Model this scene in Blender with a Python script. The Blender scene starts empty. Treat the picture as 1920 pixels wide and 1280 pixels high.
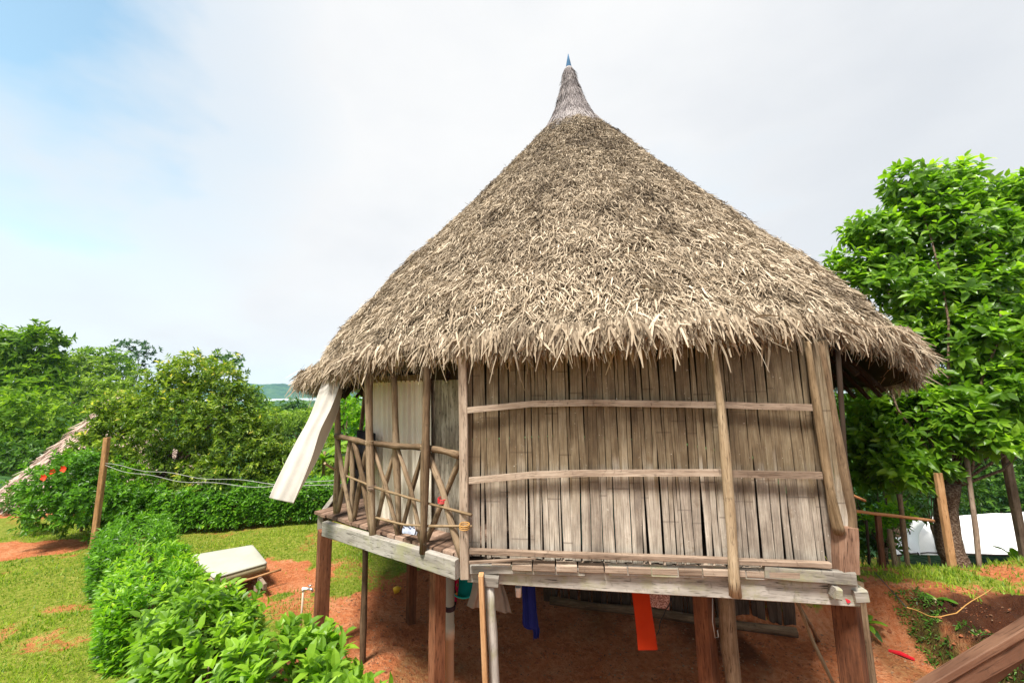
import bpy, math, random
import numpy as np
from math import radians as RAD
from mathutils import Vector

rng = np.random.default_rng(7)
random.seed(7)
C = bpy.context.scene.collection
sc = bpy.context.scene

# ------------------------------------------------------------------ camera, sky, sun, exposure
FPX = 720.0                      # focal length in pixels of the 1920-wide photograph
PITCH, ROLL = RAD(7.5), RAD(0.8)
fwd = np.array([0, math.cos(PITCH), math.sin(PITCH)])
rt0 = np.array([1.0, 0, 0]); up0 = np.array([0, -math.sin(PITCH), math.cos(PITCH)])
rt = rt0 * math.cos(ROLL) - up0 * math.sin(ROLL)
up = up0 * math.cos(ROLL) + rt0 * math.sin(ROLL)
cam_d = bpy.data.cameras.new('camera'); cam = bpy.data.objects.new('camera', cam_d); C.objects.link(cam)
cam_d.sensor_width = 36; cam_d.lens = FPX * 36 / 1920
cam_d.clip_start = 0.05; cam_d.clip_end = 8000
from mathutils import Matrix
cam.matrix_world = Matrix(((rt[0], up[0], -fwd[0], 0), (rt[1], up[1], -fwd[1], 0), (rt[2], up[2], -fwd[2], 0), (0, 0, 0, 1)))
sc.camera = cam

SUN_EL, SUN_AZ = RAD(64), RAD(-150)      # azimuth measured from +y (ahead) towards +x
sd = np.array([math.sin(SUN_AZ) * math.cos(SUN_EL), math.cos(SUN_AZ) * math.cos(SUN_EL), math.sin(SUN_EL)])
sun_d = bpy.data.lights.new('sun', 'SUN'); sun = bpy.data.objects.new('sun', sun_d); C.objects.link(sun)
sun_d.energy = 3.5; sun_d.angle = RAD(12); sun_d.color = (1, .95, .87)
sun.rotation_euler = Vector(-sd).to_track_quat('-Z', 'Y').to_euler()

w = bpy.data.worlds.new('World'); sc.world = w; w.use_nodes = True
nt = w.node_tree; N = nt.nodes; Lk = nt.links; N.clear()
out = N.new('ShaderNodeOutputWorld'); bg = N.new('ShaderNodeBackground'); Lk.new(bg.outputs[0], out.inputs[0])
sky = N.new('ShaderNodeTexSky'); sky.sky_type = 'NISHITA'; sky.sun_disc = False
sky.sun_elevation = SUN_EL; sky.sun_rotation = SUN_AZ
tc = N.new('ShaderNodeTexCoord')
def wmath(op, a, b=None, c=None):
    m = N.new('ShaderNodeMath'); m.operation = op
    for i, v in enumerate((a, b, c)):
        if v is None: continue
        if isinstance(v, (int, float)): m.inputs[i].default_value = v
        else: Lk.new(v, m.inputs[i])
    return m.outputs[0]
def wdot(v):
    m = N.new('ShaderNodeVectorMath'); m.operation = 'DOT_PRODUCT'
    Lk.new(tc.outputs['Generated'], m.inputs[0]); m.inputs[1].default_value = v
    return m.outputs['Value']
def wramp(src, pts):
    r = N.new('ShaderNodeValToRGB'); Lk.new(src, r.inputs[0]); e = r.color_ramp.elements
    while len(e) < len(pts): e.new(0.5)
    for k, (p, c) in enumerate(pts): e[k].position = p; e[k].color = c if len(c) == 4 else (*c, 1)
    return r.outputs[0]
def cdir(px, py):
    d = rt * (px - 960) / FPX - up * (py - 640) / FPX + fwd
    return d / np.linalg.norm(d)
nz = N.new('ShaderNodeTexNoise'); nz.inputs['Scale'].default_value = 2.3; nz.inputs['Detail'].default_value = 6
mp = N.new('ShaderNodeMapping'); mp.inputs['Scale'].default_value = (1, 1, 2.2); Lk.new(tc.outputs['Generated'], mp.inputs[0]); Lk.new(mp.outputs[0], nz.inputs[0])
# the open blue part of the sky, up to the left, and a thinner grey-blue band to the right
hole = wramp(wmath('ADD', wdot(tuple(cdir(-160, 60))), wmath('MULTIPLY', wmath('SUBTRACT', nz.outputs[0], .5), .22)), [(0.86, (0, 0, 0)), (0.95, (.3, .3, .3)), (1.01, (1, 1, 1))])
hole2 = wramp(wmath('ADD', wdot(tuple(cdir(1420, 420))), wmath('MULTIPLY', wmath('SUBTRACT', nz.outputs[0], .5), .5)), [(0.93, (0, 0, 0)), (1.0, (.16, .16, .16))])
hole3 = wramp(wmath('ADD', wdot(tuple(cdir(-40, 600))), wmath('MULTIPLY', wmath('SUBTRACT', nz.outputs[0], .5), .6)), [(0.90, (0, 0, 0)), (1.02, (.16, .16, .16))])
hsum = wmath('MAXIMUM', wmath('MAXIMUM', hole, hole2), hole3)
blue = N.new('ShaderNodeMix'); blue.data_type = 'RGBA'; blue.blend_type = 'MULTIPLY'; blue.inputs[0].default_value = 1
Lk.new(sky.outputs[0], blue.inputs[6]); blue.inputs[7].default_value = (1.30, 1.36, 1.08, 1)
cl = wramp(nz.outputs[0], [(0.30, (3.58, 3.64, 3.74)), (0.46, (3.84, 3.87, 3.92)), (0.62, (4.02, 4.02, 4.02))])
dim = wramp(wdot(tuple(cdir(2100, 60))), [(0.86, (1, 1, 1)), (1.0, (.87, .885, .91))])
dimm = N.new('ShaderNodeMix'); dimm.data_type = 'RGBA'; dimm.blend_type = 'MULTIPLY'; dimm.inputs[0].default_value = 1
Lk.new(cl, dimm.inputs[6]); Lk.new(dim, dimm.inputs[7])
mx = N.new('ShaderNodeMix'); mx.data_type = 'RGBA'
Lk.new(hsum, mx.inputs[0]); Lk.new(dimm.outputs[2], mx.inputs[6]); Lk.new(blue.outputs[2], mx.inputs[7])
Lk.new(mx.outputs[2], bg.inputs[0]); bg.inputs[1].default_value = 0.1
# the ramp colours are clamped at 1 by some nodes, so the cloud value is scaled here
sc.view_settings.view_transform = 'Standard'; sc.view_settings.look = 'None'
sc.view_settings.exposure = 1.3; sc.view_settings.gamma = 1
sc.render.engine = 'CYCLES'
sc.cycles.max_bounces = 6; sc.cycles.diffuse_bounces = 3; sc.cycles.glossy_bounces = 2
sc.cycles.transmission_bounces = 3; sc.cycles.transparent_max_bounces = 6; sc.cycles.volume_bounces = 1
sc.cycles.use_denoising = True; sc.cycles.denoiser = 'OPENIMAGEDENOISE'; sc.cycles.denoising_input_passes = 'RGB_ALBEDO_NORMAL'; sc.cycles.denoising_prefilter = 'ACCURATE'; sc.cycles.use_adaptive_sampling = False; sc.cycles.sample_clamp_indirect = 2.0

# ------------------------------------------------------------------ helpers
def ray(px, py): return rt * (px - 960) / FPX - up * (py - 640) / FPX + fwd
def at(px, py, Y):
    d = ray(px, py); return d * (Y / d[1])
def onz(px, py, z):
    d = ray(px, py); return d * (z / d[2])
def onwall(px, py, P, Q, off=0.0):
    """point on the vertical plane through plan points P and Q, moved off metres towards the viewer"""
    d = ray(px, py); P = np.array(P[:2]); Q = np.array(Q[:2]); t = (Q - P) / np.linalg.norm(Q - P)
    n = np.array([t[1], -t[0]])
    if n @ P > 0: n = -n
    P = P + n * off
    return d * ((n @ P) / (n @ d[:2]))
def unit(v):
    v = np.asarray(v, float); return v / np.maximum(np.linalg.norm(v, axis=-1, keepdims=True), 1e-9)
def vnoise(x, y, seed=0):
    x = np.asarray(x, float); y = np.asarray(y, float)
    xi = np.floor(x).astype(np.int64); yi = np.floor(y).astype(np.int64); fx = x - xi; fy = y - yi
    fx = fx * fx * (3 - 2 * fx); fy = fy * fy * (3 - 2 * fy)
    def h(a, b):
        n = (a * 374761393 + b * 668265263 + seed * 144269) & 0x7fffffff
        n = ((n ^ (n >> 13)) * 1274126177) & 0x7fffffff
        return ((n ^ (n >> 16)) & 0xffff) / 65535.0
    return (h(xi, yi) * (1 - fx) + h(xi + 1, yi) * fx) * (1 - fy) + (h(xi, yi + 1) * (1 - fx) + h(xi + 1, yi + 1) * fx) * fy
def fbm(x, y, seed=0, o=4):
    s = 0; a = .5
    for k in range(o): s = s + a * vnoise(x * 2 ** k, y * 2 ** k, seed + k); a *= .5
    return s / (1 - .5 ** o)
def smooth(x, a, b):
    t = np.clip((x - a) / (b - a), 0, 1); return t * t * (3 - 2 * t)

def tag(o, label=None, cat=None, group=None, kind=None):
    if label: o['label'] = label
    if cat: o['category'] = cat
    if group: o['group'] = group
    if kind: o['kind'] = kind
    return o
def thing(name, loc, label, cat, group=None):
    o = bpy.data.objects.new(name, None); C.objects.link(o); o.location = [float(v) for v in loc]
    o.empty_display_size = .2
    return tag(o, label, cat, group)
def wloc(o):
    p = np.zeros(3)
    while o is not None: p = p + np.array(o.location); o = o.parent
    return p
def link_mesh(name, me, mat, parent=None, origin=None):
    o = bpy.data.objects.new(name, me); C.objects.link(o)
    if isinstance(mat, (list, tuple)):
        for m in mat: me.materials.append(m)
    else: me.materials.append(mat)
    base = np.zeros(3)
    if parent is not None:
        o.parent = parent; base = wloc(parent)
    if origin is not None: base2 = np.asarray(origin, float)
    elif parent is None:
        co = np.zeros(len(me.vertices) * 3); me.vertices.foreach_get('co', co); co = co.reshape(-1, 3)
        base2 = np.array([co[:, 0].mean(), co[:, 1].mean(), co[:, 2].min()]) if len(co) else base
    else: base2 = base
    o.location = [float(v) for v in (base2 - base)]
    co = np.zeros(len(me.vertices) * 3); me.vertices.foreach_get('co', co)
    co = (co.reshape(-1, 3) - base2).ravel(); me.vertices.foreach_set('co', co); me.update()
    return o
def np_mesh(name, V, F, smoothed=False, rnd=None, g=None, extra=None):
    """V (n,3), F (m,k) with k fixed"""
    V = np.asarray(V, np.float32); F = np.asarray(F, np.int32); m, k = F.shape
    me = bpy.data.meshes.new(name); me.vertices.add(len(V)); me.vertices.foreach_set('co', V.ravel())
    me.loops.add(m * k); me.loops.foreach_set('vertex_index', F.ravel())
    me.polygons.add(m); me.polygons.foreach_set('loop_start', np.arange(0, m * k, k, dtype=np.int32))
    me.polygons.foreach_set('loop_total', np.full(m, k, np.int32))
    me.polygons.foreach_set('use_smooth', np.full(m, smoothed))
    if rnd is not None:
        a = me.attributes.new('rnd', 'FLOAT', 'POINT'); a.data.foreach_set('value', np.asarray(rnd, np.float32))
    if g is not None:
        a = me.attributes.new('g', 'FLOAT_VECTOR', 'POINT'); a.data.foreach_set('vector', np.asarray(g, np.float32).ravel())
    for nm, val in (extra or {}).items():
        a = me.attributes.new(nm, 'FLOAT', 'POINT'); a.data.foreach_set('value', np.asarray(val, np.float32))
    me.update(calc_edges=True); me.validate()
    return me

class MB:
    """collects bars, planks and tubes into one mesh; g = local grain coordinates, rnd = per-piece random"""
    def __init__(s): s.V = []; s.F = []; s.G = []; s.R = []; s.n = 0
    def ring(s, rows, caps=True, closed=True, grain=None, rnd=None):
        rows = [np.asarray(r, float) for r in rows]; k = len(rows[0]); b = s.n
        r = random.random() if rnd is None else rnd; L = 0
        off = random.random() * 50
        for i, row in enumerate(rows):
            if i: L += np.linalg.norm(rows[i].mean(0) - rows[i - 1].mean(0))
            c = row.mean(0)
            for j, v in enumerate(row):
                s.V.append(v); a = 2 * math.pi * j / k; q = np.linalg.norm(v - c)
                s.G.append((q * math.cos(a) + off, L + off, q * math.sin(a))); s.R.append(r)
        for i in range(len(rows) - 1):
            for j in range(k if closed else k - 1):
                j2 = (j + 1) % k
                s.F.append((b + i * k + j, b + i * k + j2, b + (i + 1) * k + j2, b + (i + 1) * k + j))
        if caps:
            s.F.append(tuple(b + j for j in range(k))[::-1]); e = b + (len(rows) - 1) * k
            s.F.append(tuple(e + j for j in range(k)))
        s.n += k * len(rows)
    def tube(s, path, rad, sides=9, wob=0.0, rnd=None):
        P = [np.asarray(p, float) for p in path]
        if np.isscalar(rad): rad = [rad] * len(P)
        if wob:                                           # resample with a crooked line
            m = max(6, int(3 * len(P))); t = np.linspace(0, 1, m); tt = np.linspace(0, 1, len(P))
            Q = np.stack([np.interp(t, tt, [p[c] for p in P]) for c in range(3)], 1); rr = np.interp(t, tt, rad)
            ph = rng.uniform(0, 6, 6)
            for c in range(3): Q[:, c] += wob * (np.sin(t * 7 + ph[c]) * .6 + np.sin(t * 17 + ph[c + 3]) * .4) * np.sin(np.pi * t) ** .5
            rr = rr * (1 + .1 * np.sin(t * 11 + ph[0]) + .06 * rng.uniform(-1, 1, m)); P = list(Q); rad = list(rr)
        rows = []
        d0 = unit(P[-1] - P[0]); ref = np.array([0, 0, 1.0]) if abs(d0[2]) < .8 else np.array([1.0, 0, 0])
        for i, p in enumerate(P):
            d = unit(P[min(i + 1, len(P) - 1)] - P[max(i - 1, 0)])
            u = unit(np.cross(d, ref)); v = np.cross(d, u)
            rows.append([p + rad[i] * (u * math.cos(a) + v * math.sin(a)) for a in np.arange(sides) * 2 * math.pi / sides])
        s.ring(rows, rnd=rnd)
    def bar(s, p, q, w, h, side=(0, 0, 1), ch=.12, rnd=None, segs=1, wob=0.0, taper=1.0):
        """plank from p to q: w across 'side', h along the third axis"""
        p = np.asarray(p, float); q = np.asarray(q, float); d = unit(q - p)
        sd_ = np.asarray(side, float); u = unit(sd_ - d * (sd_ @ d)); v = np.cross(d, u); c = min(w, h) * ch
        prof = [(-w / 2 + c, -h / 2), (w / 2 - c, -h / 2), (w / 2, -h / 2 + c), (w / 2, h / 2 - c), (w / 2 - c, h / 2), (-w / 2 + c, h / 2), (-w / 2, h / 2 - c), (-w / 2, -h / 2 + c)]
        rows = []
        for i in range(segs + 1):
            t = i / segs; o = p + (q - p) * t; f = 1 + (taper - 1) * t
            if wob: o = o + u * rng.uniform(-wob, wob) + v * rng.uniform(-wob, wob) * .5
            rows.append([o + u * a * f + v * b * f for a, b in prof])
        s.ring(rows, rnd=rnd)
    def poly(s, pts, rnd=None):
        b = s.n
        r = random.random() if rnd is None else rnd
        for p in pts: s.V.append(np.asarray(p, float)); s.G.append(tuple(p)); s.R.append(r)
        s.F.append(tuple(range(b, b + len(pts)))); s.n += len(pts)
    def slab(s, poly, z0, z1, rnd=None):
        lo = [(p[0], p[1], z0) for p in poly]; hi = [(p[0], p[1], z1) for p in poly]; s.ring([lo, hi], rnd=rnd)
    def build(s, name, mat, parent=None, smoothed=False, label=None):
        me = bpy.data.meshes.new(name); me.from_pydata([tuple(v) for v in s.V], [], s.F)
        a = me.attributes.new('g', 'FLOAT_VECTOR', 'POINT'); a.data.foreach_set('vector', np.asarray(s.G, np.float32).ravel())
        a = me.attributes.new('rnd', 'FLOAT', 'POINT'); a.data.foreach_set('value', np.asarray(s.R, np.float32))
        if smoothed: me.polygons.foreach_set('use_smooth', [True] * len(me.polygons))
        me.update(); o = link_mesh(name, me, mat, parent)
        if label: o['label'] = label
        return o

# ------------------------------------------------------------------ materials
class Nodes:
    def __init__(s, name):
        s.m = bpy.data.materials.new(name); s.m.use_nodes = True; s.t = s.m.node_tree; s.t.nodes.clear()
        s.out = s.t.nodes.new('ShaderNodeOutputMaterial'); s.b = s.t.nodes.new('ShaderNodeBsdfPrincipled'); s.l(s.b.outputs[0], s.out.inputs[0])
    def n(s, ty, **k):
        x = s.t.nodes.new(ty)
        for a, b in k.items(): setattr(x, a, b)
        return x
    def l(s, a, b): s.t.links.new(a, b)
    def attr(s, nm): return s.n('ShaderNodeAttribute', attribute_name=nm)
    def noise(s, vec, scale, detail=4, rough=.55, stretch=(1, 1, 1)):
        mp = s.n('ShaderNodeMapping'); mp.inputs['Scale'].default_value = stretch; s.l(vec, mp.inputs[0])
        x = s.n('ShaderNodeTexNoise'); x.inputs['Scale'].default_value = scale; x.inputs['Detail'].default_value = detail; x.inputs['Roughness'].default_value = rough
        s.l(mp.outputs[0], x.inputs[0]); return x.outputs[0]
    def ramp(s, f, pts, interp='LINEAR'):
        r = s.n('ShaderNodeValToRGB'); s.l(f, r.inputs[0]); e = r.color_ramp.elements; r.color_ramp.interpolation = interp
        while len(e) < len(pts): e.new(.5)
        for k, (p, c) in enumerate(pts): e[k].position = p; e[k].color = (*c, 1) if len(c) == 3 else c
        return r.outputs[0]
    def mix(s, f, a, b, blend='MIX'):
        x = s.n('ShaderNodeMix', data_type='RGBA', blend_type=blend)
        for sock, v in ((x.inputs[0], f), (x.inputs[6], a), (x.inputs[7], b)):
            if isinstance(v, (int, float)): sock.default_value = v
            elif isinstance(v, tuple): sock.default_value = (*v, 1)
            else: s.l(v, sock)
        return x.outputs[2]
    def math(s, op, a, b):
        x = s.n('ShaderNodeMath', operation=op)
        for i, v in enumerate((a, b)):
            if isinstance(v, (int, float)): x.inputs[i].default_value = v
            else: s.l(v, x.inputs[i])
        return x.outputs[0]
    def bump(s, h, strength=.4, dist=.01):
        x = s.n('ShaderNodeBump'); x.inputs['Strength'].default_value = strength; x.inputs['Distance'].default_value = dist
        s.l(h, x.inputs['Height']); s.l(x.outputs[0], s.b.inputs['Normal'])
    def fin(s, col, rough=.8, spec=.3):
        if isinstance(col, tuple): s.b.inputs['Base Color'].default_value = (*col, 1)
        else: s.l(col, s.b.inputs['Base Color'])
        s.b.inputs['Roughness'].default_value = rough; s.b.inputs['Specular IOR Level'].default_value = spec
        return s.m
def obco(k): return k.n('ShaderNodeTexCoord').outputs['Object']

def wood(name, dark, mid, light, streak=1.0, rough=.85, moss=None, spec=.2, bump=.5):
    k = Nodes(name); g = k.attr('g').outputs['Vector']; r = k.attr('rnd').outputs['Fac']
    a = k.noise(g, 60, 5, .65, (1, .04, 1)); b = k.noise(g, 9, 4, .6, (1, .35, 1)); c = k.noise(g, 260, 2, .5, (1, .03, 1))
    f = k.math('ADD', k.math('MULTIPLY', a, .55 * streak), k.math('MULTIPLY', b, .45))
    f = k.math('ADD', f, k.math('MULTIPLY', k.math('SUBTRACT', r, .5), .28))
    col = k.ramp(f, [(.28, dark), (.5, mid), (.72, light)])
    sc_ = k.noise(obco(k), 26, 4, .6, (1, .25, .5)); col = k.mix(k.ramp(sc_, [(.60, (0, 0, 0)), (.72, (.55, .55, .55))]), col, tuple(v * .6 for v in dark))
    col = k.mix(k.ramp(c, [(.42, (1, 1, 1)), (.30, (0, 0, 0))][::-1]), tuple(v * .5 for v in dark), col)
    if moss: col = k.mix(k.ramp(k.noise(obco(k), 5, 5, .65), [(.5, (0, 0, 0)), (.68, (.8, .8, .8))]), col, moss)
    k.bump(a, bump, .006)
    return k.fin(col, rough, spec)
def leafmat(name, dark, mid, light, tip=None, trans=.35, rough=.42, spec=.45, big=.8, tp=.84):
    k = Nodes(name); r = k.attr('rnd').outputs['Fac']; n = k.noise(obco(k), big, 3, .6)
    f = k.math('ADD', k.math('MULTIPLY', r, .62), k.math('MULTIPLY', n, .38))
    pts = [(.22, dark), (.48, mid), (.72, light)]
    if tip: pts += [(tp, tip), (.955, tuple(.5 * v + .5 * q for v, q in zip(tip, (.38, .24, .07))))]
    col = k.ramp(f, pts)
    k.fin(col, rough, spec)
    tr = k.n('ShaderNodeBsdfTranslucent'); k.l(k.mix(1.0, col, (1.5, 1.6, .75), 'MULTIPLY'), tr.inputs[0])
    ms = k.n('ShaderNodeMixShader'); ms.inputs[0].default_value = trans; k.l(k.b.outputs[0], ms.inputs[1]); k.l(tr.outputs[0], ms.inputs[2])
    k.l(ms.outputs[0], k.out.inputs[0]); return k.m
def plain(name, col, rough=.6, spec=.3, var=.15, scale=12, metal=0.0, bump=0):
    k = Nodes(name); n = k.noise(obco(k), scale, 4, .6)
    c = k.mix(n, tuple(v * (1 - var) for v in col), tuple(min(1, v * (1 + var)) for v in col))
    k.b.inputs['Metallic'].default_value = metal
    if bump: k.bump(n, bump, .01)
    return k.fin(c, rough, spec)
def clothmat(name, col, col2=None, trans=.25, scale=6):
    k = Nodes(name); n = k.noise(obco(k), scale, 4, .6); wv = k.noise(obco(k), 400, 1)
    c = k.mix(n, tuple(v * .82 for v in col), col2 or col)
    k.fin(c, .9, .1)
    tr = k.n('ShaderNodeBsdfTranslucent'); k.l(c, tr.inputs[0]); ms = k.n('ShaderNodeMixShader'); ms.inputs[0].default_value = trans
    k.l(k.b.outputs[0], ms.inputs[1]); k.l(tr.outputs[0], ms.inputs[2]); k.l(ms.outputs[0], k.out.inputs[0]); return k.m

M = {}
def thatchmat(name, pts):
    k = Nodes(name); r = k.attr('rnd').outputs['Fac']; n = k.noise(obco(k), 1.1, 4, .65); n2 = k.noise(obco(k), 30, 2)
    f = k.math('ADD', k.math('MULTIPLY', r, .66), k.math('ADD', k.math('MULTIPLY', n, .26), k.math('MULTIPLY', n2, .1)))
    col = k.ramp(f, pts); k.fin(col, .75, .25)
    tr = k.n('ShaderNodeBsdfTranslucent'); k.l(col, tr.inputs[0]); ms = k.n('ShaderNodeMixShader'); ms.inputs[0].default_value = .12
    k.l(k.b.outputs[0], ms.inputs[1]); k.l(tr.outputs[0], ms.inputs[2]); k.l(ms.outputs[0], k.out.inputs[0]); return k.m
M['thatch'] = thatchmat('thatch', [(.10, (.035, .022, .013)), (.33, (.135, .098, .064)), (.55, (.36, .285, .20)), (.78, (.69, .575, .435))])
M['spire'] = thatchmat('spire_fibre', [(.15, (.08, .068, .07)), (.45, (.25, .215, .215)), (.8, (.47, .43, .42))])
M['litterleaf'] = thatchmat('dry_litter', [(.12, (.06, .03, .018)), (.5, (.2, .11, .06)), (.8, (.34, .23, .14))])
M['thatch_core'] = plain('thatch_core', (.035, .023, .014), .95, .1, .4, 9)
M['thatch_pink'] = thatchmat('thatch_pale', [(.12, (.2, .13, .1)), (.4, (.42, .31, .26)), (.8, (.66, .52, .44))])
M['cap'] = plain('cap_metal', (.05, .12, .22), .85, .1, .25, 8, .0)
M['grey'] = wood('weathered_grey_wood', (.13, .115, .095), (.30, .275, .24), (.47, .44, .395), 1.1, .9, (.30, .29, .17))
M['pink'] = wood('weathered_pink_wood', (.12, .08, .055), (.285, .21, .155), (.45, .36, .28))
M['pole'] = wood('round_pole_wood', (.065, .04, .022), (.20, .135, .08), (.36, .27, .18))
M['polelight'] = wood('pale_pole_wood', (.11, .07, .035), (.29, .205, .12), (.45, .35, .23))
M['stilt'] = wood('red_brown_timber', (.075, .03, .015), (.19, .075, .035), (.32, .14, .07))
M['cornerw'] = wood('corner_timber', (.10, .05, .03), (.25, .145, .095), (.40, .27, .19))
M['fresh'] = wood('fresh_cut_wood', (.24, .12, .05), (.44, .24, .11), (.58, .36, .19))
M['deck'] = wood('deck_board_wood', (.10, .06, .04), (.26, .165, .115), (.42, .30, .225))
M['orange_rail'] = wood('orange_pole', (.25, .10, .04), (.48, .22, .09), (.6, .34, .17))
M['handrail'] = wood('handrail_timber', (.13, .06, .035), (.28, .15, .09), (.42, .26, .17), .45, spec=.4, rough=.6)
M['darkslat'] = wood('dark_slats', (.02, .012, .008), (.06, .038, .025), (.12, .085, .06))  # dirty slats, with the shade under the hut floor put into their colour
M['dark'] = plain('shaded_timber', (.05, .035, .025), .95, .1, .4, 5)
M['board'] = wood('bark_board', (.03, .024, .018), (.27, .23, .18), (.55, .50, .42), 1.4, .9)
M['bark'] = None
def bamboo():
    k = Nodes('split_bamboo'); g = k.attr('g').outputs['Vector']; r = k.attr('rnd').outputs['Fac']
    a = k.noise(g, 85, 5, .75, (1, .03, 1)); b = k.noise(g, 3.5, 5, .65, (1.6, .8, 1)); fine = k.noise(g, 330, 2, .5, (1, .012, 1))
    f = k.math('ADD', k.math('MULTIPLY', a, .5), k.math('MULTIPLY', b, .5)); f = k.math('ADD', f, k.math('MULTIPLY', k.math('SUBTRACT', r, .5), .24))
    col = k.ramp(f, [(.24, (.032, .019, .008)), (.42, (.12, .078, .036)), (.58, (.215, .16, .088)), (.8, (.37, .31, .22))])
    col = k.mix(k.ramp(fine, [(.40, (0, 0, 0)), (.50, (1, 1, 1))]), k.mix(.55, col, (.05, .032, .018)), col)
    # joint marks across the culm, at a different height on every group of slats
    nd = k.math('ABSOLUTE', k.math('SUBTRACT', k.math('FRACT', k.math('ADD', k.math('MULTIPLY', k.attr('hgt').outputs['Fac'], 1.25), k.attr('grp').outputs['Fac']), 0), .5), 0)
    col = k.mix(k.ramp(nd, [(.0, (.85, .85, .85)), (.013, (0, 0, 0))]), col, (.075, .045, .022))
    wz = k.math('ADD', k.attr('hgt').outputs['Fac'], k.math('MULTIPLY', k.noise(g, 1.6, 3), -1.0))   # lower parts bleached grey by rain; eave shade painted in as a darker top
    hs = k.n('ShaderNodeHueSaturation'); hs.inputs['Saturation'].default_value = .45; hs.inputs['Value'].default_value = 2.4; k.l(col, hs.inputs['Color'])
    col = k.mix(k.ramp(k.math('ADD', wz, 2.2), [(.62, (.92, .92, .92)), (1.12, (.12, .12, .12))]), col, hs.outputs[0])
    st = k.noise(obco(k), 7, 5, .7); col = k.mix(k.ramp(st, [(.60, (0, 0, 0)), (.74, (.55, .55, .55))]), col, (.13, .07, .03))
    sp2 = k.noise(obco(k), 38, 3, .6); col = k.mix(k.ramp(sp2, [(.68, (0, 0, 0)), (.76, (.6, .6, .6))]), col, (.75, .70, .60))
    k.bump(a, .6, .006); return k.fin(col, .7, .3)
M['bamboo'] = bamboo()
def barkmat():
    k = Nodes('tree_bark'); o = obco(k); v = k.n('ShaderNodeTexVoronoi'); v.inputs['Scale'].default_value = 34; k.l(o, v.inputs[0])
    n = k.noise(o, 9, 5, .7); f = k.math('ADD', k.math('MULTIPLY', v.outputs[0], .5), k.math('MULTIPLY', n, .6))
    k.bump(f, .9, .02); return k.fin(k.ramp(f, [(.25, (.035, .02, .014)), (.55, (.12, .075, .05)), (.8, (.26, .2, .15))]), .9, .15)
M['bark'] = barkmat()
M['curtain'] = clothmat('cream_cloth', (.66, .62, .56), (.76, .73, .68), .35)
M['curtain_in'] = clothmat('beige_cloth', (.80, .74, .62), (.86, .80, .68), .0)
M['orange'] = clothmat('orange_cloth', (.52, .032, .006), (.62, .055, .010), .3)
M['navy'] = clothmat('navy_cloth', (.012, .016, .12), (.02, .03, .2), .15)
M['greycloth'] = clothmat('grey_cloth', (.30, .25, .20), (.42, .36, .30), .15)
M['black'] = clothmat('black_cloth', (.012, .012, .014), (.03, .03, .035), .05)
M['blueclo'] = clothmat('pale_blue_cloth', (.30, .36, .50), (.55, .58, .66), .1)
def patt():
    k = Nodes('flower_print'); n = k.noise(obco(k), 11, 2, .5); n2 = k.noise(obco(k), 15, 1, .5, (1, 1, 1.3))
    c = k.ramp(n, [(.38, (.015, .02, .012)), (.46, (.42, .012, .06)), (.58, (.5, .02, .09)), (.64, (.04, .16, .03))], 'CONSTANT')
    return k.fin(k.mix(k.ramp(n2, [(.62, (0, 0, 0)), (.66, (1, 1, 1))]), c, (.55, .3, .05)), .9, .1)
M['print'] = patt()
def speck():
    k = Nodes('speckled_rug'); n = k.noise(obco(k), 90, 2); return k.fin(k.ramp(n, [(.42, (.2, .09, .07)), (.55, (.5, .3, .26)), (.66, (.62, .45, .4))]), .95, .05)
M['rug'] = speck()
M['teal'] = plain('teal_plastic', (.01, .50, .42), .35, .5, .05)
M['tealsheet'] = plain('teal_paint', (.05, .26, .22), .7, .3, .2, 4)
M['pvc'] = plain('beige_pvc', (.55, .45, .33), .45, .4, .12, 6)
M['red'] = plain('red_plastic', (.55, .012, .025), .4, .5, .1)
M['yellow'] = plain('yellow_plastic', (.78, .46, .02), .5, .4, .15)
M['white'] = plain('white_plastic', (.8, .79, .76), .5, .4, .05)
M['tarp'] = plain('white_tarpaulin', (.90, .90, .91), .4, .4, .05, 3)
M['blacktrim'] = plain('dark_trim', (.03, .015, .02), .6, .3, .2)
M['foam'] = clothmat('foam_cover', (.38, .375, .31), (.46, .455, .39), .0, 3)
M['foamside'] = clothmat('foam_side', (.34, .28, .17), (.44, .38, .24), .0, 3)
M['metal'] = plain('dull_metal', (.5, .5, .5), .35, .5, .2, 10, .8)
M['wire'] = plain('grey_wire', (.36, .36, .34), .5, .4, .1)
M['cable'] = plain('yellow_cable', (.42, .22, .06), .5, .4, .1)
M['blackwire'] = plain('black_wire', (.02, .018, .015), .6, .3, .1)
M['hibred'] = plain('red_petals', (.85, .06, .02), .5, .3, .15)
M['leaf_near'] = leafmat('leaf_big', (0.040, 0.106, 0.007), (0.150, 0.300, 0.018), (0.310, 0.510, 0.040), (0.520, 0.640, 0.060), 0.48, .42, .4, 1.2)
M['leaf_mid'] = leafmat('leaf_hedge', (0.028, 0.085, 0.009), (0.093, 0.237, 0.018), (0.203, 0.427, 0.031), (0.375, 0.543, 0.038), 0.43, .4, .45, .9)
M['leaf_yel'] = leafmat('leaf_yellowgreen', (0.038, 0.106, 0.007), (0.129, 0.309, 0.016), (0.312, 0.517, 0.027), (0.625, 0.647, 0.033), 0.52, .4, .4, 1.5)
M['leaf_bush'] = leafmat('leaf_bush', (0.028, 0.064, 0.007), (0.120, 0.215, 0.018), (0.360, 0.460, 0.055), (0.720, 0.640, 0.150), 0.35, .45, .4, .55, .71)
M['leaf_tree'] = leafmat('leaf_broad', (0.032, 0.090, 0.006), (0.130, 0.270, 0.016), (0.300, 0.490, 0.035), (0.520, 0.640, 0.060), 0.52, .33, .5, .7)
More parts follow.
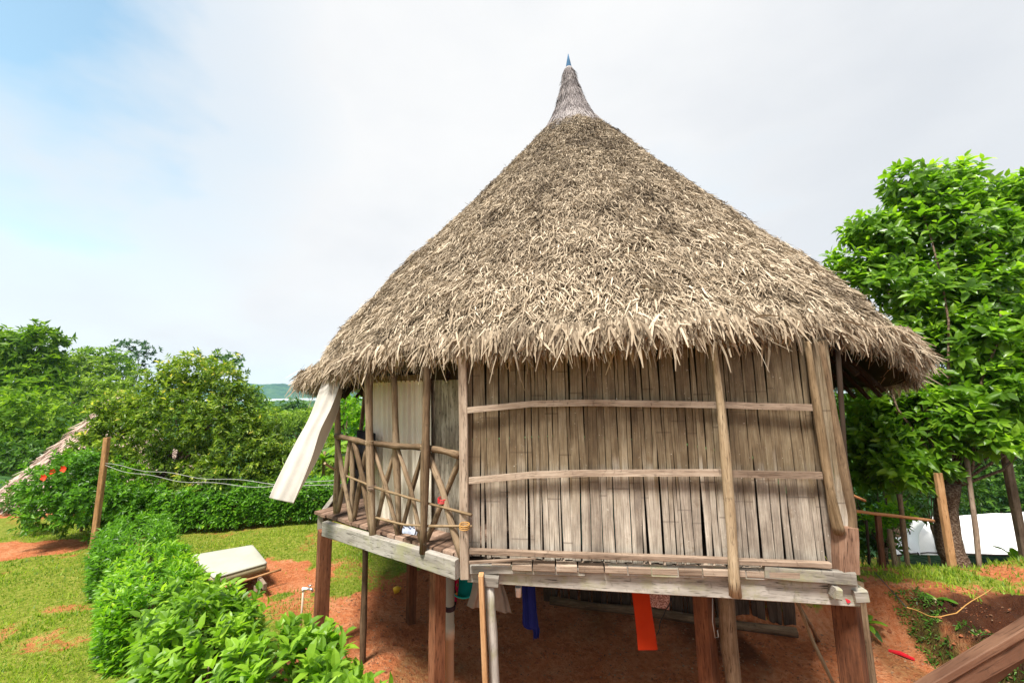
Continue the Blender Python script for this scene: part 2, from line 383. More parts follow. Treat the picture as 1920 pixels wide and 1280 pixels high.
M['leaf_dark'] = leafmat('leaf_shade', (.022, .062, .010), (.06, .15, .018), (.13, .26, .03), None, .3, .4, .4, .6)
M['leaf_far'] = leafmat('leaf_far', (0.038, 0.095, 0.009), (0.122, 0.237, 0.018), (0.281, 0.427, 0.033), (0.468, 0.517, 0.055), 0.40, .5, .3, .25)
M['leaf_olive'] = leafmat('leaf_olive', (0.064, 0.106, 0.013), (0.145, 0.245, 0.022), (0.310, 0.440, 0.045), (0.562, 0.517, 0.077), 0.40, .5, .3, .2)
M['leaf_blue'] = leafmat('leaf_bluegreen', (.025, .065, .03), (.05, .12, .05), (.09, .18, .07), None, .3, .5, .3, .2)
M['grassblade'] = leafmat('grass_blade', (.08, .16, .012), (.19, .31, .02), (.36, .46, .035), (.52, .50, .09), .4, .5, .3, .6)
def groundmat():
    k = Nodes('ground_earth_and_turf'); o = obco(k); gm = k.attr('grass').outputs['Fac']
    n1 = k.noise(o, 1.3, 6, .65); n2 = k.noise(o, 14, 5, .7); n3 = k.noise(o, 70, 3, .6)
    dirt = k.ramp(k.math('ADD', k.math('MULTIPLY', n1, .5), k.math('MULTIPLY', n2, .5)), [(.3, (.24, .064, .022)), (.48, (.50, .165, .064)), (.66, (.68, .33, .17))])
    dirt = k.mix(k.ramp(n3, [(.60, (0, 0, 0)), (.75, (.5, .5, .5))]), dirt, (.6, .36, .24))
    dirt = k.mix(k.attr('moss').outputs['Fac'], dirt, k.ramp(n2, [(.35, (.05, .028, .014)), (.55, (.10, .085, .02)), (.7, (.14, .14, .03))]))
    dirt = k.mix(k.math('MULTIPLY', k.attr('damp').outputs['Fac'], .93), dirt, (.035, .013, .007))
    turf = k.ramp(n2, [(.3, (.09, .13, .014)), (.5, (.20, .25, .025)), (.7, (.38, .34, .09))])
    e = k.math('ADD', gm, k.math('MULTIPLY', k.math('SUBTRACT', n2, .5), .9))
    col = k.mix(k.ramp(e, [(.42, (0, 0, 0)), (.6, (1, 1, 1))]), dirt, turf)
    vo = k.n('ShaderNodeTexVoronoi', feature='DISTANCE_TO_EDGE'); vo.inputs['Scale'].default_value = 3.2; k.l(o, vo.inputs[0])
    h = k.math('ADD', n2, k.math('MULTIPLY', n3, .5)); k.bump(h, 1.0, .07)
    return k.fin(col, .95, .1)
M['ground'] = groundmat()
M['hill'] = None

# ------------------------------------------------------------------ hut plan
HC = np.array([1.70, 9.33])                    # hut centre in plan
ZF = -1.55                                      # deck level
A = np.array([-0.49, 3.94]); B = np.array([2.83, 3.58]); D = np.array([-2.53, 5.33])
DIRTZ = -3.3

# ------------------------------------------------------------------ terrain
def seg_dist(x, y, p, q):
    p = np.asarray(p[:2]); q = np.asarray(q[:2]); d = q - p; t = np.clip(((x - p[0]) * d[0] + (y - p[1]) * d[1]) / (d @ d), 0, 1)
    return np.hypot(x - p[0] - t * d[0], y - p[1] - t * d[1])
# terrace edge on the right, as plan points
EDGE = [onz(1615, 1112, -3.05), onz(1700, 1112, -3.0), onz(1800, 1118, -3.0), onz(1920, 1112, -2.95)]
TE = np.array([e[:2] for e in EDGE])
BOT = [onz(1672, 1172, -3.42), onz(1765, 1258, -3.42)]
L0, L1_ = np.array(BOT[0][:2]), np.array(BOT[1][:2])
def bank_in(x, y):
    """t: on the terrace to the right; d: metres to the right of the foot of the earth bank"""
    yy = np.interp(x, TE[:, 0], TE[:, 1])
    t = smooth(y - yy + .22 * (fbm(x * 2.2, y * 2.2, 5) - .5), -.40, .08)
    u = (L1_ - L0) / np.linalg.norm(L1_ - L0)                 # along the foot, towards the viewer
    d = -((x - L0[0]) * u[1] - (y - L0[1]) * u[0]) * -1.0
    d = (x - L0[0]) * -u[1] + (y - L0[1]) * u[0]
    return t, d + .18 * (fbm(x * 3, y * 3, 8) - .5)
def hgt(x, y):
    x = np.asarray(x, float); y = np.asarray(y, float)
    z = np.full(np.broadcast(x, y).shape, -3.25) + .10 * (fbm(x * .5, y * .5, 1) - .5) + .05 * (fbm(x * 2.5, y * 2.5, 2) - .5) + .035 * (fbm(x * 6, y * 6, 6, 2) - .5)
    # floor under the hut is a little lower, with a bank at its left edge
    und = smooth(x + .55 * (y - 5) , -1.75, -.75) * smooth(x, 8.5, 7.5) * smooth(y, 12, 10.5)
    z = z - .20 * und
    t, d = bank_in(x, y); right = smooth(x, 2.9, 3.6)
    bank = smooth(d, 0, .38); rough = (fbm(x * 3.5, y * 3.5, 9) - .45) * .30 + (fbm(x * 9, y * 9, 10) - .5) * .20
    z = z + right * (t * (.50 - .43 * bank) + bank * (.45 + 1.4 * rough * (1 - t)) * (y > 1.5))
    # the terrace ends in a crest and drops away behind the fence posts
    z = z - 2.6 * smooth(y + .1 * x, 7.3, 10.2) * smooth(x, 3.6, 4.6)
    # land falls away beyond the clearing
    fall = smooth(y - .15 * np.abs(x), 10.5, 17) * (x < 1.5) + smooth(np.hypot(x - 3, y - 3), 11, 19) * (x >= 1.5)
    z = z - 1.3 * fall
    r = np.hypot(x, y)
    z = z - 6.5 * smooth(r, 24, 200)
    left = smooth(-x / np.maximum(y, 1), .62, 1.2) * smooth(r, 18, 60) * smooth(r, 420, 120)
    z = z + 4.5 * left
    z = z + smooth(r, 25, 80) * (2.5 * (fbm(x * .02, y * .02, 3) - .5))
    lakeb = smooth(y, 760, 840) * smooth(y, 1190, 1130) * (y > 0)
    z = z - 3.0 * lakeb
    return z
def hitg(px, py):
    d = ray(px, py); d = d / d[1]
    Yv = np.linspace(2.2, 30, 3000); P = d[None] * Yv[:, None]; under = P[:, 2] < hgt(P[:, 0], P[:, 1])
    return P[np.argmax(under)] if under.any() else P[-1]
DIRT_L = [(560, 1215), (640, 1140), (700, 1100), (765, 1062), (800, 1050), (840, 1040)]
DL = np.array([onz(a, b, -3.3)[:2] for a, b in DIRT_L])
mat_c = onz(455, 1078, -3.3); pat_c = onz(60, 1032, -3.3)
def cover(x, y):
    """grass amount 0..1"""
    n = fbm(x * .9, y * .9, 21); n2 = fbm(x * 3.1, y * 3.1, 22)
    xb = np.interp(y, DL[:, 1], DL[:, 0])
    g = smooth(xb - x + .5 * (n2 - .5), -.25, .3)
    yy = np.interp(x, TE[:, 0], TE[:, 1]); right = smooth(x, 3.2, 3.7)
    g = np.maximum(g, right * smooth(y - yy + .5 * (n2 - .5), -.28, .02) * (.55 + .45 * smooth(n2, .38, .55)))
    g = np.maximum(g, smooth(y, 11, 12.5))
    thin = .42 * smooth(n, .46, .62)
    g = g * (1 - thin * .8)
    def blob(c, rx, ry, k=1.0):
        d = np.hypot((x - c[0]) / rx, (y - c[1]) / ry) + .9 * (n2 - .5); return k * smooth(d, 1.15, .65)
    g = g * (1 - blob(mat_c + np.array([.30, -.15, 0]), 1.45, .85, .85))
    g = g * (1 - blob(onz(530, 1150, -3.3), 1.0, .5, .45)) * (1 - blob(onz(640, 1165, -3.3), .5, .35, .5))
    g = g * (1 - blob(pat_c, 1.6, .62, 1.0)) * (1 - blob(onz(-80, 1040, -3.3), 2.2, .5, 1))
    g = g * (1 - blob(onz(90, 965, -3.3), 1.6, .35, .9)) * (1 - blob(onz(1690, 1140, -3.1), .5, .5, .8))
    g = g * (1 - blob(onz(100, 1210, -3.3), .5, .25, .35)) * (1 - blob(onz(120, 1150, -3.3), .6, .16, .4))
    return np.clip(g * (.80 + .45 * (n2 - .4)), 0, 1)
def axis(dense_lo, dense_hi, step, far, growth=1.13):
    a = list(np.arange(dense_lo, dense_hi, step)); s = step
    while a[-1] < far: s *= growth; a.append(a[-1] + s)
    s = step; lo = [a[0]]
    while lo[-1] > -far: s *= growth; lo.append(lo[-1] - s)
    return np.array(lo[1:][::-1] + a)
gx = axis(-9, 9.5, .085, 1650); gy = axis(1.5, 10.5, .085, 1650)
X, Y = np.meshgrid(gx, gy); Z = hgt(X, Y)
nx, ny = len(gx), len(gy); idx = np.arange(nx * ny).reshape(ny, nx)
Fq = np.stack([idx[:-1, :-1], idx[:-1, 1:], idx[1:, 1:], idx[1:, :-1]], -1).reshape(-1, 4)
t_, d_b = bank_in(X, Y); near_ = smooth(X, 3.3, 3.8) * (Y < 8)
face = smooth(d_b, -.02, .12) * (1 - t_) ** .45 * near_ * smooth(X, 3.9, 4.4)
moss = face * smooth(d_b, .75, .40) * (.35 + .65 * (fbm(X * 3, Y * 3, 31) > .4)) + .45 * smooth(fbm(X * .8 + 3, Y * .8, 33), .52, .7) * (X > -1.5) * (X < 5) * (Y < 7)
moss = np.clip(moss, 0, 1)
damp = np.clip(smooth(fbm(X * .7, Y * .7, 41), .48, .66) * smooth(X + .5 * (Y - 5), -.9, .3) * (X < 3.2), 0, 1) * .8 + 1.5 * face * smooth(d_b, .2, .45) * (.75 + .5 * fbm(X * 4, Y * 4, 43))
V = np.stack([X, Y, Z], -1).reshape(-1, 3)
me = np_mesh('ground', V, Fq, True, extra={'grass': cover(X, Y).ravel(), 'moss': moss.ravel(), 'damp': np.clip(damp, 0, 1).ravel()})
# far land takes a wooded green material, by distance
hill_k = Nodes('wooded_land'); hn = hill_k.noise(obco(hill_k), .05, 6, .7); hn2 = hill_k.noise(obco(hill_k), .012, 3, .6)
hill_k.bump(hn, 1.0, 6.0)
M['hill'] = hill_k.fin(hill_k.ramp(hill_k.math('ADD', hill_k.math('MULTIPLY', hn, .6), hill_k.math('MULTIPLY', hn2, .4)), [(.36, (.012, .04, .016)), (.5, (.03, .085, .024)), (.64, (.075, .14, .035))]), .9, .1)
me.materials.append(M['ground']); me.materials.append(M['hill'])
cen = V[Fq].mean(1); me.polygons.foreach_set('material_index', (np.hypot(cen[:, 0], cen[:, 1]) > 20).astype(np.int32))
tt_ = np.linspace(-1.25, 1.25, 520); rr_ = np.linspace(1150, 1560, 26); TT, RR_ = np.meshgrid(tt_, rr_)
HX, HY = RR_ * np.sin(TT), RR_ * np.cos(TT); env = smooth(RR_, 1150, 1400) * (1 - .5 * smooth(RR_, 1420, 1560))
HZ = -10 + env * (44 + 22 * (fbm(TT * 7 + 3.3, RR_ * .003, 12) - .5) + 16 * (fbm(TT * 26 + 9, RR_ * .012, 14) - .5) + 5 * (fbm(TT * 120, RR_ * .05, 15) - .5))
hi_ = np.arange(HX.size).reshape(HX.shape)
hills = link_mesh('hills', np_mesh('hills', np.stack([HX, HY, HZ], -1).reshape(-1, 3), np.stack([hi_[:-1, :-1], hi_[:-1, 1:], hi_[1:, 1:], hi_[1:, :-1]], -1).reshape(-1, 4), True), M['hill'], None, (0, 0, 0)); tag(hills, kind='structure')
ground = bpy.data.objects.new('ground', me); C.objects.link(ground); tag(ground, kind='structure')
lk = MB(); lk.slab([(-900, 780), (900, 780), (900, 1180), (-900, 1180)], -11.5, -8.6)
k = Nodes('lake_water'); k.fin((.62, .68, .72), .25, .6); lake = lk.build('lake', k.m); tag(lake, kind='structure')

# ------------------------------------------------------------------ foliage builders
def frames(d, n):
    d = unit(d); n = n - d * (n * d).sum(-1, keepdims=True); n = unit(n); return d, n, np.cross(d, n)
def leaves_fine(p, d, n, L, W, curl=.25, fold=.25):
    """8 vertices and 6 faces (as quads, two of them degenerate-free tris turned quads) per leaf: pointed, folded along the midrib, drooping"""
    d, n, s = frames(d, n); L = L[:, None]; W = W[:, None]
    def pt(t, side, lift): return p + d * (L * t) + s * (W * side) + n * (L * lift)
    c = curl
    P = [pt(0, 0, 0), pt(.3, -.46, fold * .22 - c * .05), pt(.3, 0, -c * .09), pt(.3, .46, fold * .22 - c * .05),
         pt(.68, -.36, fold * .15 - c * .30), pt(.70, 0, -c * .38), pt(.68, .36, fold * .15 - c * .30), pt(1, 0, -c * .85)]
    V = np.stack(P, 1); m = len(p); b = np.arange(m)[:, None] * 8
    tri = np.array([[0, 2, 1], [0, 3, 2], [1, 2, 5], [1, 5, 4], [2, 3, 6], [2, 6, 5], [4, 5, 7], [5, 6, 7]])
    F = (b[:, :, None] + tri[None]).reshape(-1, 3)
    return V.reshape(-1, 3), F, 8
def leaves_coarse(p, d, n, L, W, fold=.2, curl=.2):
    d, n, s = frames(d, n); L = L[:, None]; W = W[:, None]
    P = [p, p + d * L * .45 - s * W * .5 + n * L * fold * .3, p + d * L - n * L * curl, p + d * L * .45 + s * W * .5 + n * L * fold * .3]
    V = np.stack(P, 1); m = len(p); b = np.arange(m)[:, None] * 4; tri = np.array([[0, 2, 1], [0, 3, 2]])
    return V.reshape(-1, 3), (b[:, :, None] + tri[None]).reshape(-1, 3), 4
def rsphere(n): return unit(rng.normal(size=(n, 3)))
def shoots(tips, axis_, k, L, Wr, spread=.8, droop=.15, fine=True, stem=.1, jl=.3, rnd0=None, rand_amp=.55, curl=.3):
    """k leaves round every shoot tip"""
    m = len(tips); axis_ = unit(axis_); a = rng.uniform(0, 2 * np.pi, (m, 1)) + np.arange(k)[None] * 2.4 + rng.normal(0, .25, (m, k))
    ref = np.where(np.abs(axis_[:, 2:3]) > .9, np.array([[1.0, 0, 0]]), np.array([[0, 0, 1.0]]))
    u = unit(np.cross(axis_, ref)); v = np.cross(axis_, u)
    t = (np.arange(k) / max(k - 1, 1))[None, :, None]
    rad = u[:, None] * np.cos(a)[..., None] + v[:, None] * np.sin(a)[..., None]
    sp = spread * (1.15 - .65 * t)
    d = axis_[:, None] * (1 - .35 * sp) + rad * sp + np.array([0, 0, -1.0]) * droop + rng.normal(0, .12, (m, k, 3))
    n = axis_[:, None] * .9 - rad * .25 + np.array([0, 0, .45]) + rng.normal(0, .25, (m, k, 3))
    p = tips[:, None] + axis_[:, None] * (t - .7) * stem + rad * .004
    Ls = L * rng.uniform(1 - jl, 1 + jl, (m, k)) * (1.0 - .25 * t[..., 0]); Ws = Ls * Wr * rng.uniform(.85, 1.15, (m, k))
    r0 = rng.uniform(0, 1, (m, 1)) if rnd0 is None else rnd0[:, None]
    rv = np.clip(r0 * (1 - rand_amp) + rand_amp * rng.uniform(0, 1, (m, k)) + .12 * (t[..., 0] - .5), 0, 1)
    f = leaves_fine if fine else leaves_coarse
    V, F, q = f(p.reshape(-1, 3), d.reshape(-1, 3), n.reshape(-1, 3), Ls.ravel(), Ws.ravel(), curl=curl)
    return V, F, np.repeat(rv.ravel(), q)
def join(parts):
    V = []; F = []; R = []; o = 0
    for v, f, r in parts: V.append(v); F.append(f + o); R.append(r); o += len(v)
    return np.concatenate(V), np.concatenate(F), np.concatenate(R)
def clump_tips(clumps, density, shell=.35, lower=.35):
    """tips over a set of ellipsoidal clumps; density per square metre of clump surface"""
    T = []; Aa = []; Rr = []
    for c in clumps:
        x, y, z, rx, ry, rz = c[:6]
        m = max(8, int(density * 4 * (rx * ry + ry * rz + rx * rz)))
        d = rsphere(m); keep = (d[:, 2] > -.55) | (rng.uniform(0, 1, m) < lower); d = d[keep]
        f = 1 - shell * rng.uniform(0, 1, len(d)) ** 1.6
        # lumpy, uneven surface
        lump = 1 + .22 * np.sin(d[:, 0] * 5 + x * 3) * np.sin(d[:, 1] * 5 + y * 2 + 1) * np.sin(d[:, 2] * 6 + z) + .12 * rng.normal(size=len(d))
        T.append(np.array([x, y, z]) + d * np.array([rx, ry, rz]) * (f * lump)[:, None])
        Aa.append(unit(d / np.array([rx, ry, rz]) * rx + np.array([0, 0, .45]) + rng.normal(0, .35, d.shape)))
        b = rng.uniform(.0, .3); Rr.append(np.clip(.55 * rng.uniform(0, 1, len(d)) + b + .12 * d[:, 2], 0, 1))
    return np.concatenate(T), np.concatenate(Aa), np.concatenate(Rr)
def limb(mb, p, q, r0, r1, bend=.12, sides=7):
    p = np.asarray(p, float); q = np.asarray(q, float); L = np.linalg.norm(q - p); o = rng.normal(0, bend * L, 3); pts = []; rad = []
    for t in np.linspace(0, 1, 8): pts.append(p + (q - p) * t + o * math.sin(math.pi * t) + rng.normal(0, .01 * L, 3) * (0 < t < 1)); rad.append(r0 + (r1 - r0) * t)
    mb.tube(pts, rad, sides)
def make_tree(name, base, clumps, mat, label, cat, group=None, leafL=.2, Wr=.4, k=7, density=25, fine=False, trunk_r=.15, fork=None, spread=.85, droop=.15, stem=.1, limbs=True, shell=.35, part='crown', twigs=0):
    t = thing(name, base, label, cat, group)
    tips, ax, r0 = clump_tips(clumps, density, shell)
    V, F, R = shoots(tips, ax, k, leafL, Wr, spread, droop, fine, stem, rnd0=r0)
    link_mesh(part, np_mesh(part, V, F, False, R), mat, t)
    if limbs:
        mb = MB(); base = np.asarray(base, float)
        cc = np.array([c[:3] for c in clumps]); fk = np.asarray(fork, float) if fork is not None else base + (cc.mean(0) - base) * .45
        limb(mb, base - np.array([0, 0, .15]), fk, trunk_r * 1.15, trunk_r * .8, .04, 10)
        for c in clumps:
            limb(mb, fk - np.array([0, 0, .1]), np.array(c[:3]) - np.array([0, 0, c[5] * .1]), trunk_r * (.15 if fine else .34), trunk_r * .05, .07, 6)
        for q in range(twigs):
            i = rng.integers(len(tips)); limb(mb, cc[np.argmin(np.linalg.norm(cc - tips[i], axis=1))], tips[i], trunk_r * .09, trunk_r * .03, .1, 4)
        mb.build('trunk', M['bark'], t, True)
    return t
def pxc(px, py, r, Yd, ry=None, fy=1.0):
    """a crown clump seen round a pixel at a distance: world ellipsoid"""
    p = at(px, py, Yd); s = Yd / FPX * r; return (p[0], p[1], p[2], s, s * fy, s * (ry / r if ry else 1))

# ------------------------------------------------------------------ the round hut on stilts
hut = thing('round_hut', (HC[0], HC[1], DIRTZ), 'big round stilt hut with grey bamboo walls, porch railing and tall conical thatched roof', 'hut')
PROF = [(0.16, 8.05), (0.36, 7.45), (0.56, 6.95), (0.98, 6.42), (2.1, 5.0), (6.02, 0.38)]
LEAN = np.array([-.03, 0.0])
def rim_z(a):
    a = np.degrees(a) % 360
    return np.interp(a, [0, 90, 180, 200, 220, 240, 260, 280, 300, 320, 340, 360], [-.07, .1, .02, .01, .03, .19, .22, .31, .17, -.06, -.12, -.1])
def roof_pt(a, t, off=0.0):
    """t: 0 at the eave edge, 1 at the neck of the spire; off: metres out from the surface"""
    r = 6.02 - (6.02 - .62) * t; z = np.interp(-r, [-6.02, -2.1, -.98, -.6], [.38, 5.0, 6.42, 6.88])
    r = r * (1 - .042 * np.exp(-((np.degrees(a) % 360 - 318) / 32) ** 2) * (1 - t) - .015 * smooth(t, .14, 0))
    und = .12 * (fbm(a * 6, t * 9, 51) - .5) + .05 * (fbm(a * 22, t * 30, 52) - .5)
    dz = (rim_z(a) - .22) * smooth(t, .25, 0)
    drop = -.30 * smooth(t, .13, -.01) ** 2 * (.35 + .65 * np.abs(np.cos(a)))
    n = np.stack([np.cos(a) * .76, np.sin(a) * .76, np.full_like(a, .65)], -1)
    p = np.stack([HC[0] + r * np.cos(a), HC[1] + r * np.sin(a), z + dz + drop + 0 * a], -1)
    return p + n * (und + off)[:, None], n
# roof core: closed shell with real thickness
na, ntt = 160, 40; aa = np.linspace(0, 2 * np.pi, na, endpoint=False)
rows = []
for t in np.linspace(.03, 1, ntt): rows.append(roof_pt(aa, np.full(na, t), np.full(na, -.10))[0])
for t in np.linspace(1, .055, 12):
    p = roof_pt(aa, np.full(na, t), np.full(na, -.28))[0]; rows.append(p)
Vc = np.concatenate(rows); m = len(rows); ii = np.arange(m * na).reshape(m, na)
Fc = []
for i in range(m):
    a0, a1 = ii[i], ii[(i + 1) % m]
    Fc.append(np.stack([a0, np.roll(a0, -1), np.roll(a1, -1), a1], -1))
roof = link_mesh('thatch_roof', np_mesh('thatch_roof', Vc, np.concatenate(Fc), True), M['thatch_core'], hut)

def strips(p, d, n, L, W, bend, twist, seg=3):
    """curled leaf strips; returns quads"""
    d, n, s = frames(d, n); ct = np.cos(twist)[:, None]; st = np.sin(twist)[:, None]
    s = s * ct + n * st
    rows = []
    for i in range(seg + 1):
        t = i / seg; wf = [.75, 1.0, .85, .35][i] if seg == 3 else 1 - .5 * t
        c = p + d * (L * t)[:, None] + n * (bend * L * (t - t * t * 1.6))[:, None] + np.array([0, 0, -1.0]) * (.10 * L * t * t)[:, None]
        rows.append(c - s * (W * wf * .5)[:, None]); rows.append(c + s * (W * wf * .5)[:, None])
    V = np.stack(rows, 1); m = len(p); b = np.arange(m)[:, None, None] * (2 * (seg + 1))
    q = np.array([[2 * i, 2 * i + 1, 2 * i + 3, 2 * i + 2] for i in range(seg)])
    return V.reshape(-1, 3), (b + q[None]).reshape(-1, 4), 2 * (seg + 1)
def thatch_layer(nn, tfun, Lr, Wr, lift, yaw, rndf, off=0.0, front=True):
    a = rng.uniform(0, 2 * np.pi, nn)
    if front:                                              # a thicker count where the roof faces the clearing
        b = rng.uniform(RAD(165), RAD(375), nn); a = np.where(rng.uniform(0, 1, nn) < .62, b, a)
    t = tfun(nn); p, n = roof_pt(a, t, np.full(nn, off) + rng.normal(0, .02, nn))
    eave = smooth(t, .12, .02) * .48
    down = np.stack([np.cos(a) * (.65 - eave), np.sin(a) * (.65 - eave), np.full(nn, -.76)], -1); side = np.stack([-np.sin(a), np.cos(a), np.zeros(nn)], -1)
    # neighbouring strips lie in tufts that lean the same way
    tuft = (fbm(a * 30, t * 40, 61) - .5) * 2.6
    y = tuft * yaw + rng.normal(0, yaw * .55, nn)
    d = down * np.cos(y)[:, None] + side * np.sin(y)[:, None] + n * rng.normal(lift, lift * .6, nn)[:, None]
    L = rng.uniform(*Lr, nn); W = rng.uniform(*Wr, nn)
    V, F, q = strips(p, d, n + rng.normal(0, .35, (nn, 3)), L, W, rng.normal(.12, .30, nn), rng.normal(0, .6, nn))
    return V, F, np.repeat(np.clip(rndf(a, t, nn), 0, 1), q)
ar = lambda lo, hi: (lambda n: 1.115 - np.sqrt(rng.uniform((1.115 - hi) ** 2, (1.115 - lo) ** 2, n)))
bandv = lambda a, t, n: .62 * rng.beta(1.1, 1.1, n) + .30 * fbm(a * 14, t * 22, 71) + .24 * fbm(a * 60, t * 70, 72) - .10 + .10 * smooth(t, .35, 0) - .05 * smooth(t, .45, .9) - .22 * smooth(fbm(a * 5, t * 8, 73), .55, .72)
L1 = thatch_layer(250000, ar(.042, .955), (.05, .15), (.007, .018), .14, .95, bandv)
L2 = thatch_layer(42000, ar(.055, .50), (.08, .21), (.007, .018), .13, .85, lambda a, t, n: bandv(a, t, n) + .06, .03)
L3 = thatch_layer(20000, lambda n: rng.uniform(.025, .075, n), (.10, .22), (.008, .020), .13, .8, lambda a, t, n: bandv(a, t, n) + .03, .0)
# hanging fringe, in clumps, all round the eave
nf = 30000; af = rng.uniform(0, 2 * np.pi, nf); fr = fbm(af * 26, af * 0, 81); rr = rng.uniform(5.64, 6.0, nf) * (1 - .055 * np.exp(-((np.degrees(af) - 318) / 32) ** 2))
pf = np.stack([HC[0] + rr * np.cos(af), HC[1] + rr * np.sin(af), rim_z(af) + .33 + .04 * rng.normal(size=nf) + .35 * (5.95 - rr)], -1)
lf = rng.uniform(.11, .24, nf) + .22 * np.clip(fr - .42, 0, 1) + (rng.uniform(0, 1, nf) < .04) * .16
df = np.stack([np.cos(af) * .34, np.sin(af) * .34, np.full(nf, -1.0)], -1) + rng.normal(0, .32, (nf, 3)); nf_ = np.stack([np.cos(af), np.sin(af), np.full(nf, .3)], -1)
Vf, Ff, q = strips(pf, df, nf_ + rng.normal(0, .4, (nf, 3)), lf, rng.uniform(.009, .026, nf), rng.normal(.08, .25, nf), rng.normal(0, .6, nf))
L4 = (Vf, Ff, np.repeat(np.clip(.45 * rng.uniform(0, 1, nf) + .5 * fbm(af * 40, rr * 9, 82) + .05, 0, 1), q))
V, F, R = join([L1, L2, L3, L4])
link_mesh('thatch', np_mesh('thatch', V, F, False, R), M['thatch'], roof)
# spire and its metal cap
na = 28; aa = np.linspace(0, 2 * np.pi, na, endpoint=False); rows = []
SP = [(1.2, 6.16), (.80, 6.66), (.56, 7.1), (.35, 7.6), (.195, 8.15), (.095, 8.64)]
for r, z in SP:
    rows.append(np.stack([HC[0] + LEAN[0] * (z - 6.5) + .03 * 0 + r * np.cos(aa), HC[1] + r * np.sin(aa), z + 0 * aa], -1))
mb = MB(); mb.ring([list(r) for r in rows]); spire = mb.build('spire', M['spire'], roof, True)
ns = 9000; za = rng.uniform(6.46, 8.60, ns); a = rng.uniform(0, 2 * np.pi, ns); r = np.interp(za, [z for _, z in SP], [q for q, _ in SP])
p = np.stack([HC[0] + LEAN[0] * (za - 6.5) + (r + .015) * np.cos(a), HC[1] + (r + .015) * np.sin(a), za], -1)
sl = np.interp(za, [6.4, 7.2, 8.6], [.80, .36, .22]); rad = np.stack([np.cos(a), np.sin(a), 0 * a], -1)
d = rad * sl[:, None] + np.array([0, 0, -1.0]) + rng.normal(0, .14, (ns, 3))
V, F, q = strips(p, d, rad + np.array([0, 0, .3]) + rng.normal(0, .3, (ns, 3)), rng.uniform(.10, .28, ns), rng.uniform(.007, .018, ns), rng.normal(.05, .08, ns), rng.normal(0, .5, ns))
band = .5 + .5 * np.sin(za * 13)
link_mesh('spire_thatch', np_mesh('spire_thatch', V, F, False, np.repeat(np.clip(.55 * rng.uniform(0, 1, ns) + .2 * band + .28 * smooth(za, 7.3, 6.7), 0, 1), q)), M['spire'], spire)
mb = MB(); cx = HC[0] + LEAN[0] * 2.15
mb.ring([[(cx + rr * math.cos(t), HC[1] + rr * math.sin(t), z) for t in aa] for rr, z in ((.10, 8.52), (.095, 8.58), (.05, 8.84), (.006, 9.08))], rnd=.5)
mb.build('metal_cap', M['cap'], spire, True)
# rafters under the eave, seen from below at the right end
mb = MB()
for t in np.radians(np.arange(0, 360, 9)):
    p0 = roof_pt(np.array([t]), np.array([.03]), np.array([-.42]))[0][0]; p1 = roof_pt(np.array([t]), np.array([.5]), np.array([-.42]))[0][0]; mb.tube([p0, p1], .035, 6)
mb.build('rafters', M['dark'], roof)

# plan polygon of the house (clockwise from the front left corner)
E1 = np.array([3.95, 5.55]); E2 = np.array([5.6, 9.0]); E3 = np.array([4.9, 12.2]); E4 = np.array([1.7, 14.2]); E5 = np.array([-2.2, 13.0]); E6 = np.array([-4.0, 9.8]); G = np.array([-3.1, 7.3])
floor_poly = [A, B, E1, E2, E3, E4, E5, E6, G, D]
def inset(poly, k):
    c = np.mean(poly, 0); return [p + (c - p) / np.linalg.norm(c - p) * k for p in poly]
mb = MB(); mb.slab(inset(floor_poly, .06), ZF - .09, ZF - .045); mb.build('floor', M['dark'], hut)

def slat_wall(P, Q, zb, zt, name, mat, parent, wmean=.038, depth=.010, gap=.004, zb2=None, dark_p=.06, lean=.02, bulge=0.0, face=None):
    """a wall of split bamboo: one slat after another, each with its own width, lean, set-back and ragged ends"""
    P = np.asarray(P, float); Q = np.asarray(Q, float); L = np.linalg.norm(Q - P); t = (Q - P) / L; n = np.array([t[1], -t[0]])
    if n @ P > 0: n = -n
    VV = []; FF = []; GG = []; RR = []; HH = []; GR = []; b = 0; x = 0; grp = rng.uniform(); cnt = 0; gr = rng.uniform()
    while x < L:
        if cnt <= 0: cnt = rng.integers(2, 5); grp = rng.uniform(); gr = rng.uniform()
        cnt -= 1
        wd = wmean * (rng.uniform(.35, 1.0) if rng.uniform() < .5 else rng.uniform(1.0, 2.4)); g_ = gap * rng.uniform(.1, .7) if rng.uniform() > .09 else gap * rng.uniform(1.2, 3.4)
        ln = rng.normal(0, lean) ; off = rng.uniform(-.003, .003); r = np.clip(.5 * gr + .5 * rng.uniform(), 0, 1); go = rng.uniform(0, 30)
        rows = 6; z0 = (zb if zb2 is None else zb + (zb2 - zb) * x / L) - rng.uniform(0, .02)
        wob = rng.normal(0, .003, rows)
        for i in range(rows):
            f = i / (rows - 1); z = z0 + (zt - z0) * f
            c = x + wd / 2 + ln * (f - .5) + wob[i]
            bl = bulge * math.sin(math.pi * min(max(c / L, 0), 1))
            for j, (u, v) in enumerate(((-.5, -.5), (-.47, .28), (0, .36), (.47, .28), (.5, -.5))):
                q = P + t * (c + u * (wd - g_)) + n * (off + bl + v * depth)
                VV.append((q[0], q[1], z)); GG.append((u * wd + go, (z + go), v * depth)); RR.append(r); HH.append(z); GR.append(grp)
        for i in range(rows - 1):
            for j in range(4):
                FF.append((b + i * 5 + j, b + i * 5 + j + 1, b + (i + 1) * 5 + j + 1, b + (i + 1) * 5 + j))
        b += rows * 5; x += wd
    me = np_mesh(name, VV, FF, False, RR, GG, {'hgt': HH, 'grp': GR})
    return link_mesh(name, me, mat, parent)
ZT = 0.5
front = slat_wall(A, B, ZF - .0, ZT, 'bamboo_wall', M['bamboo'], hut, bulge=.02)
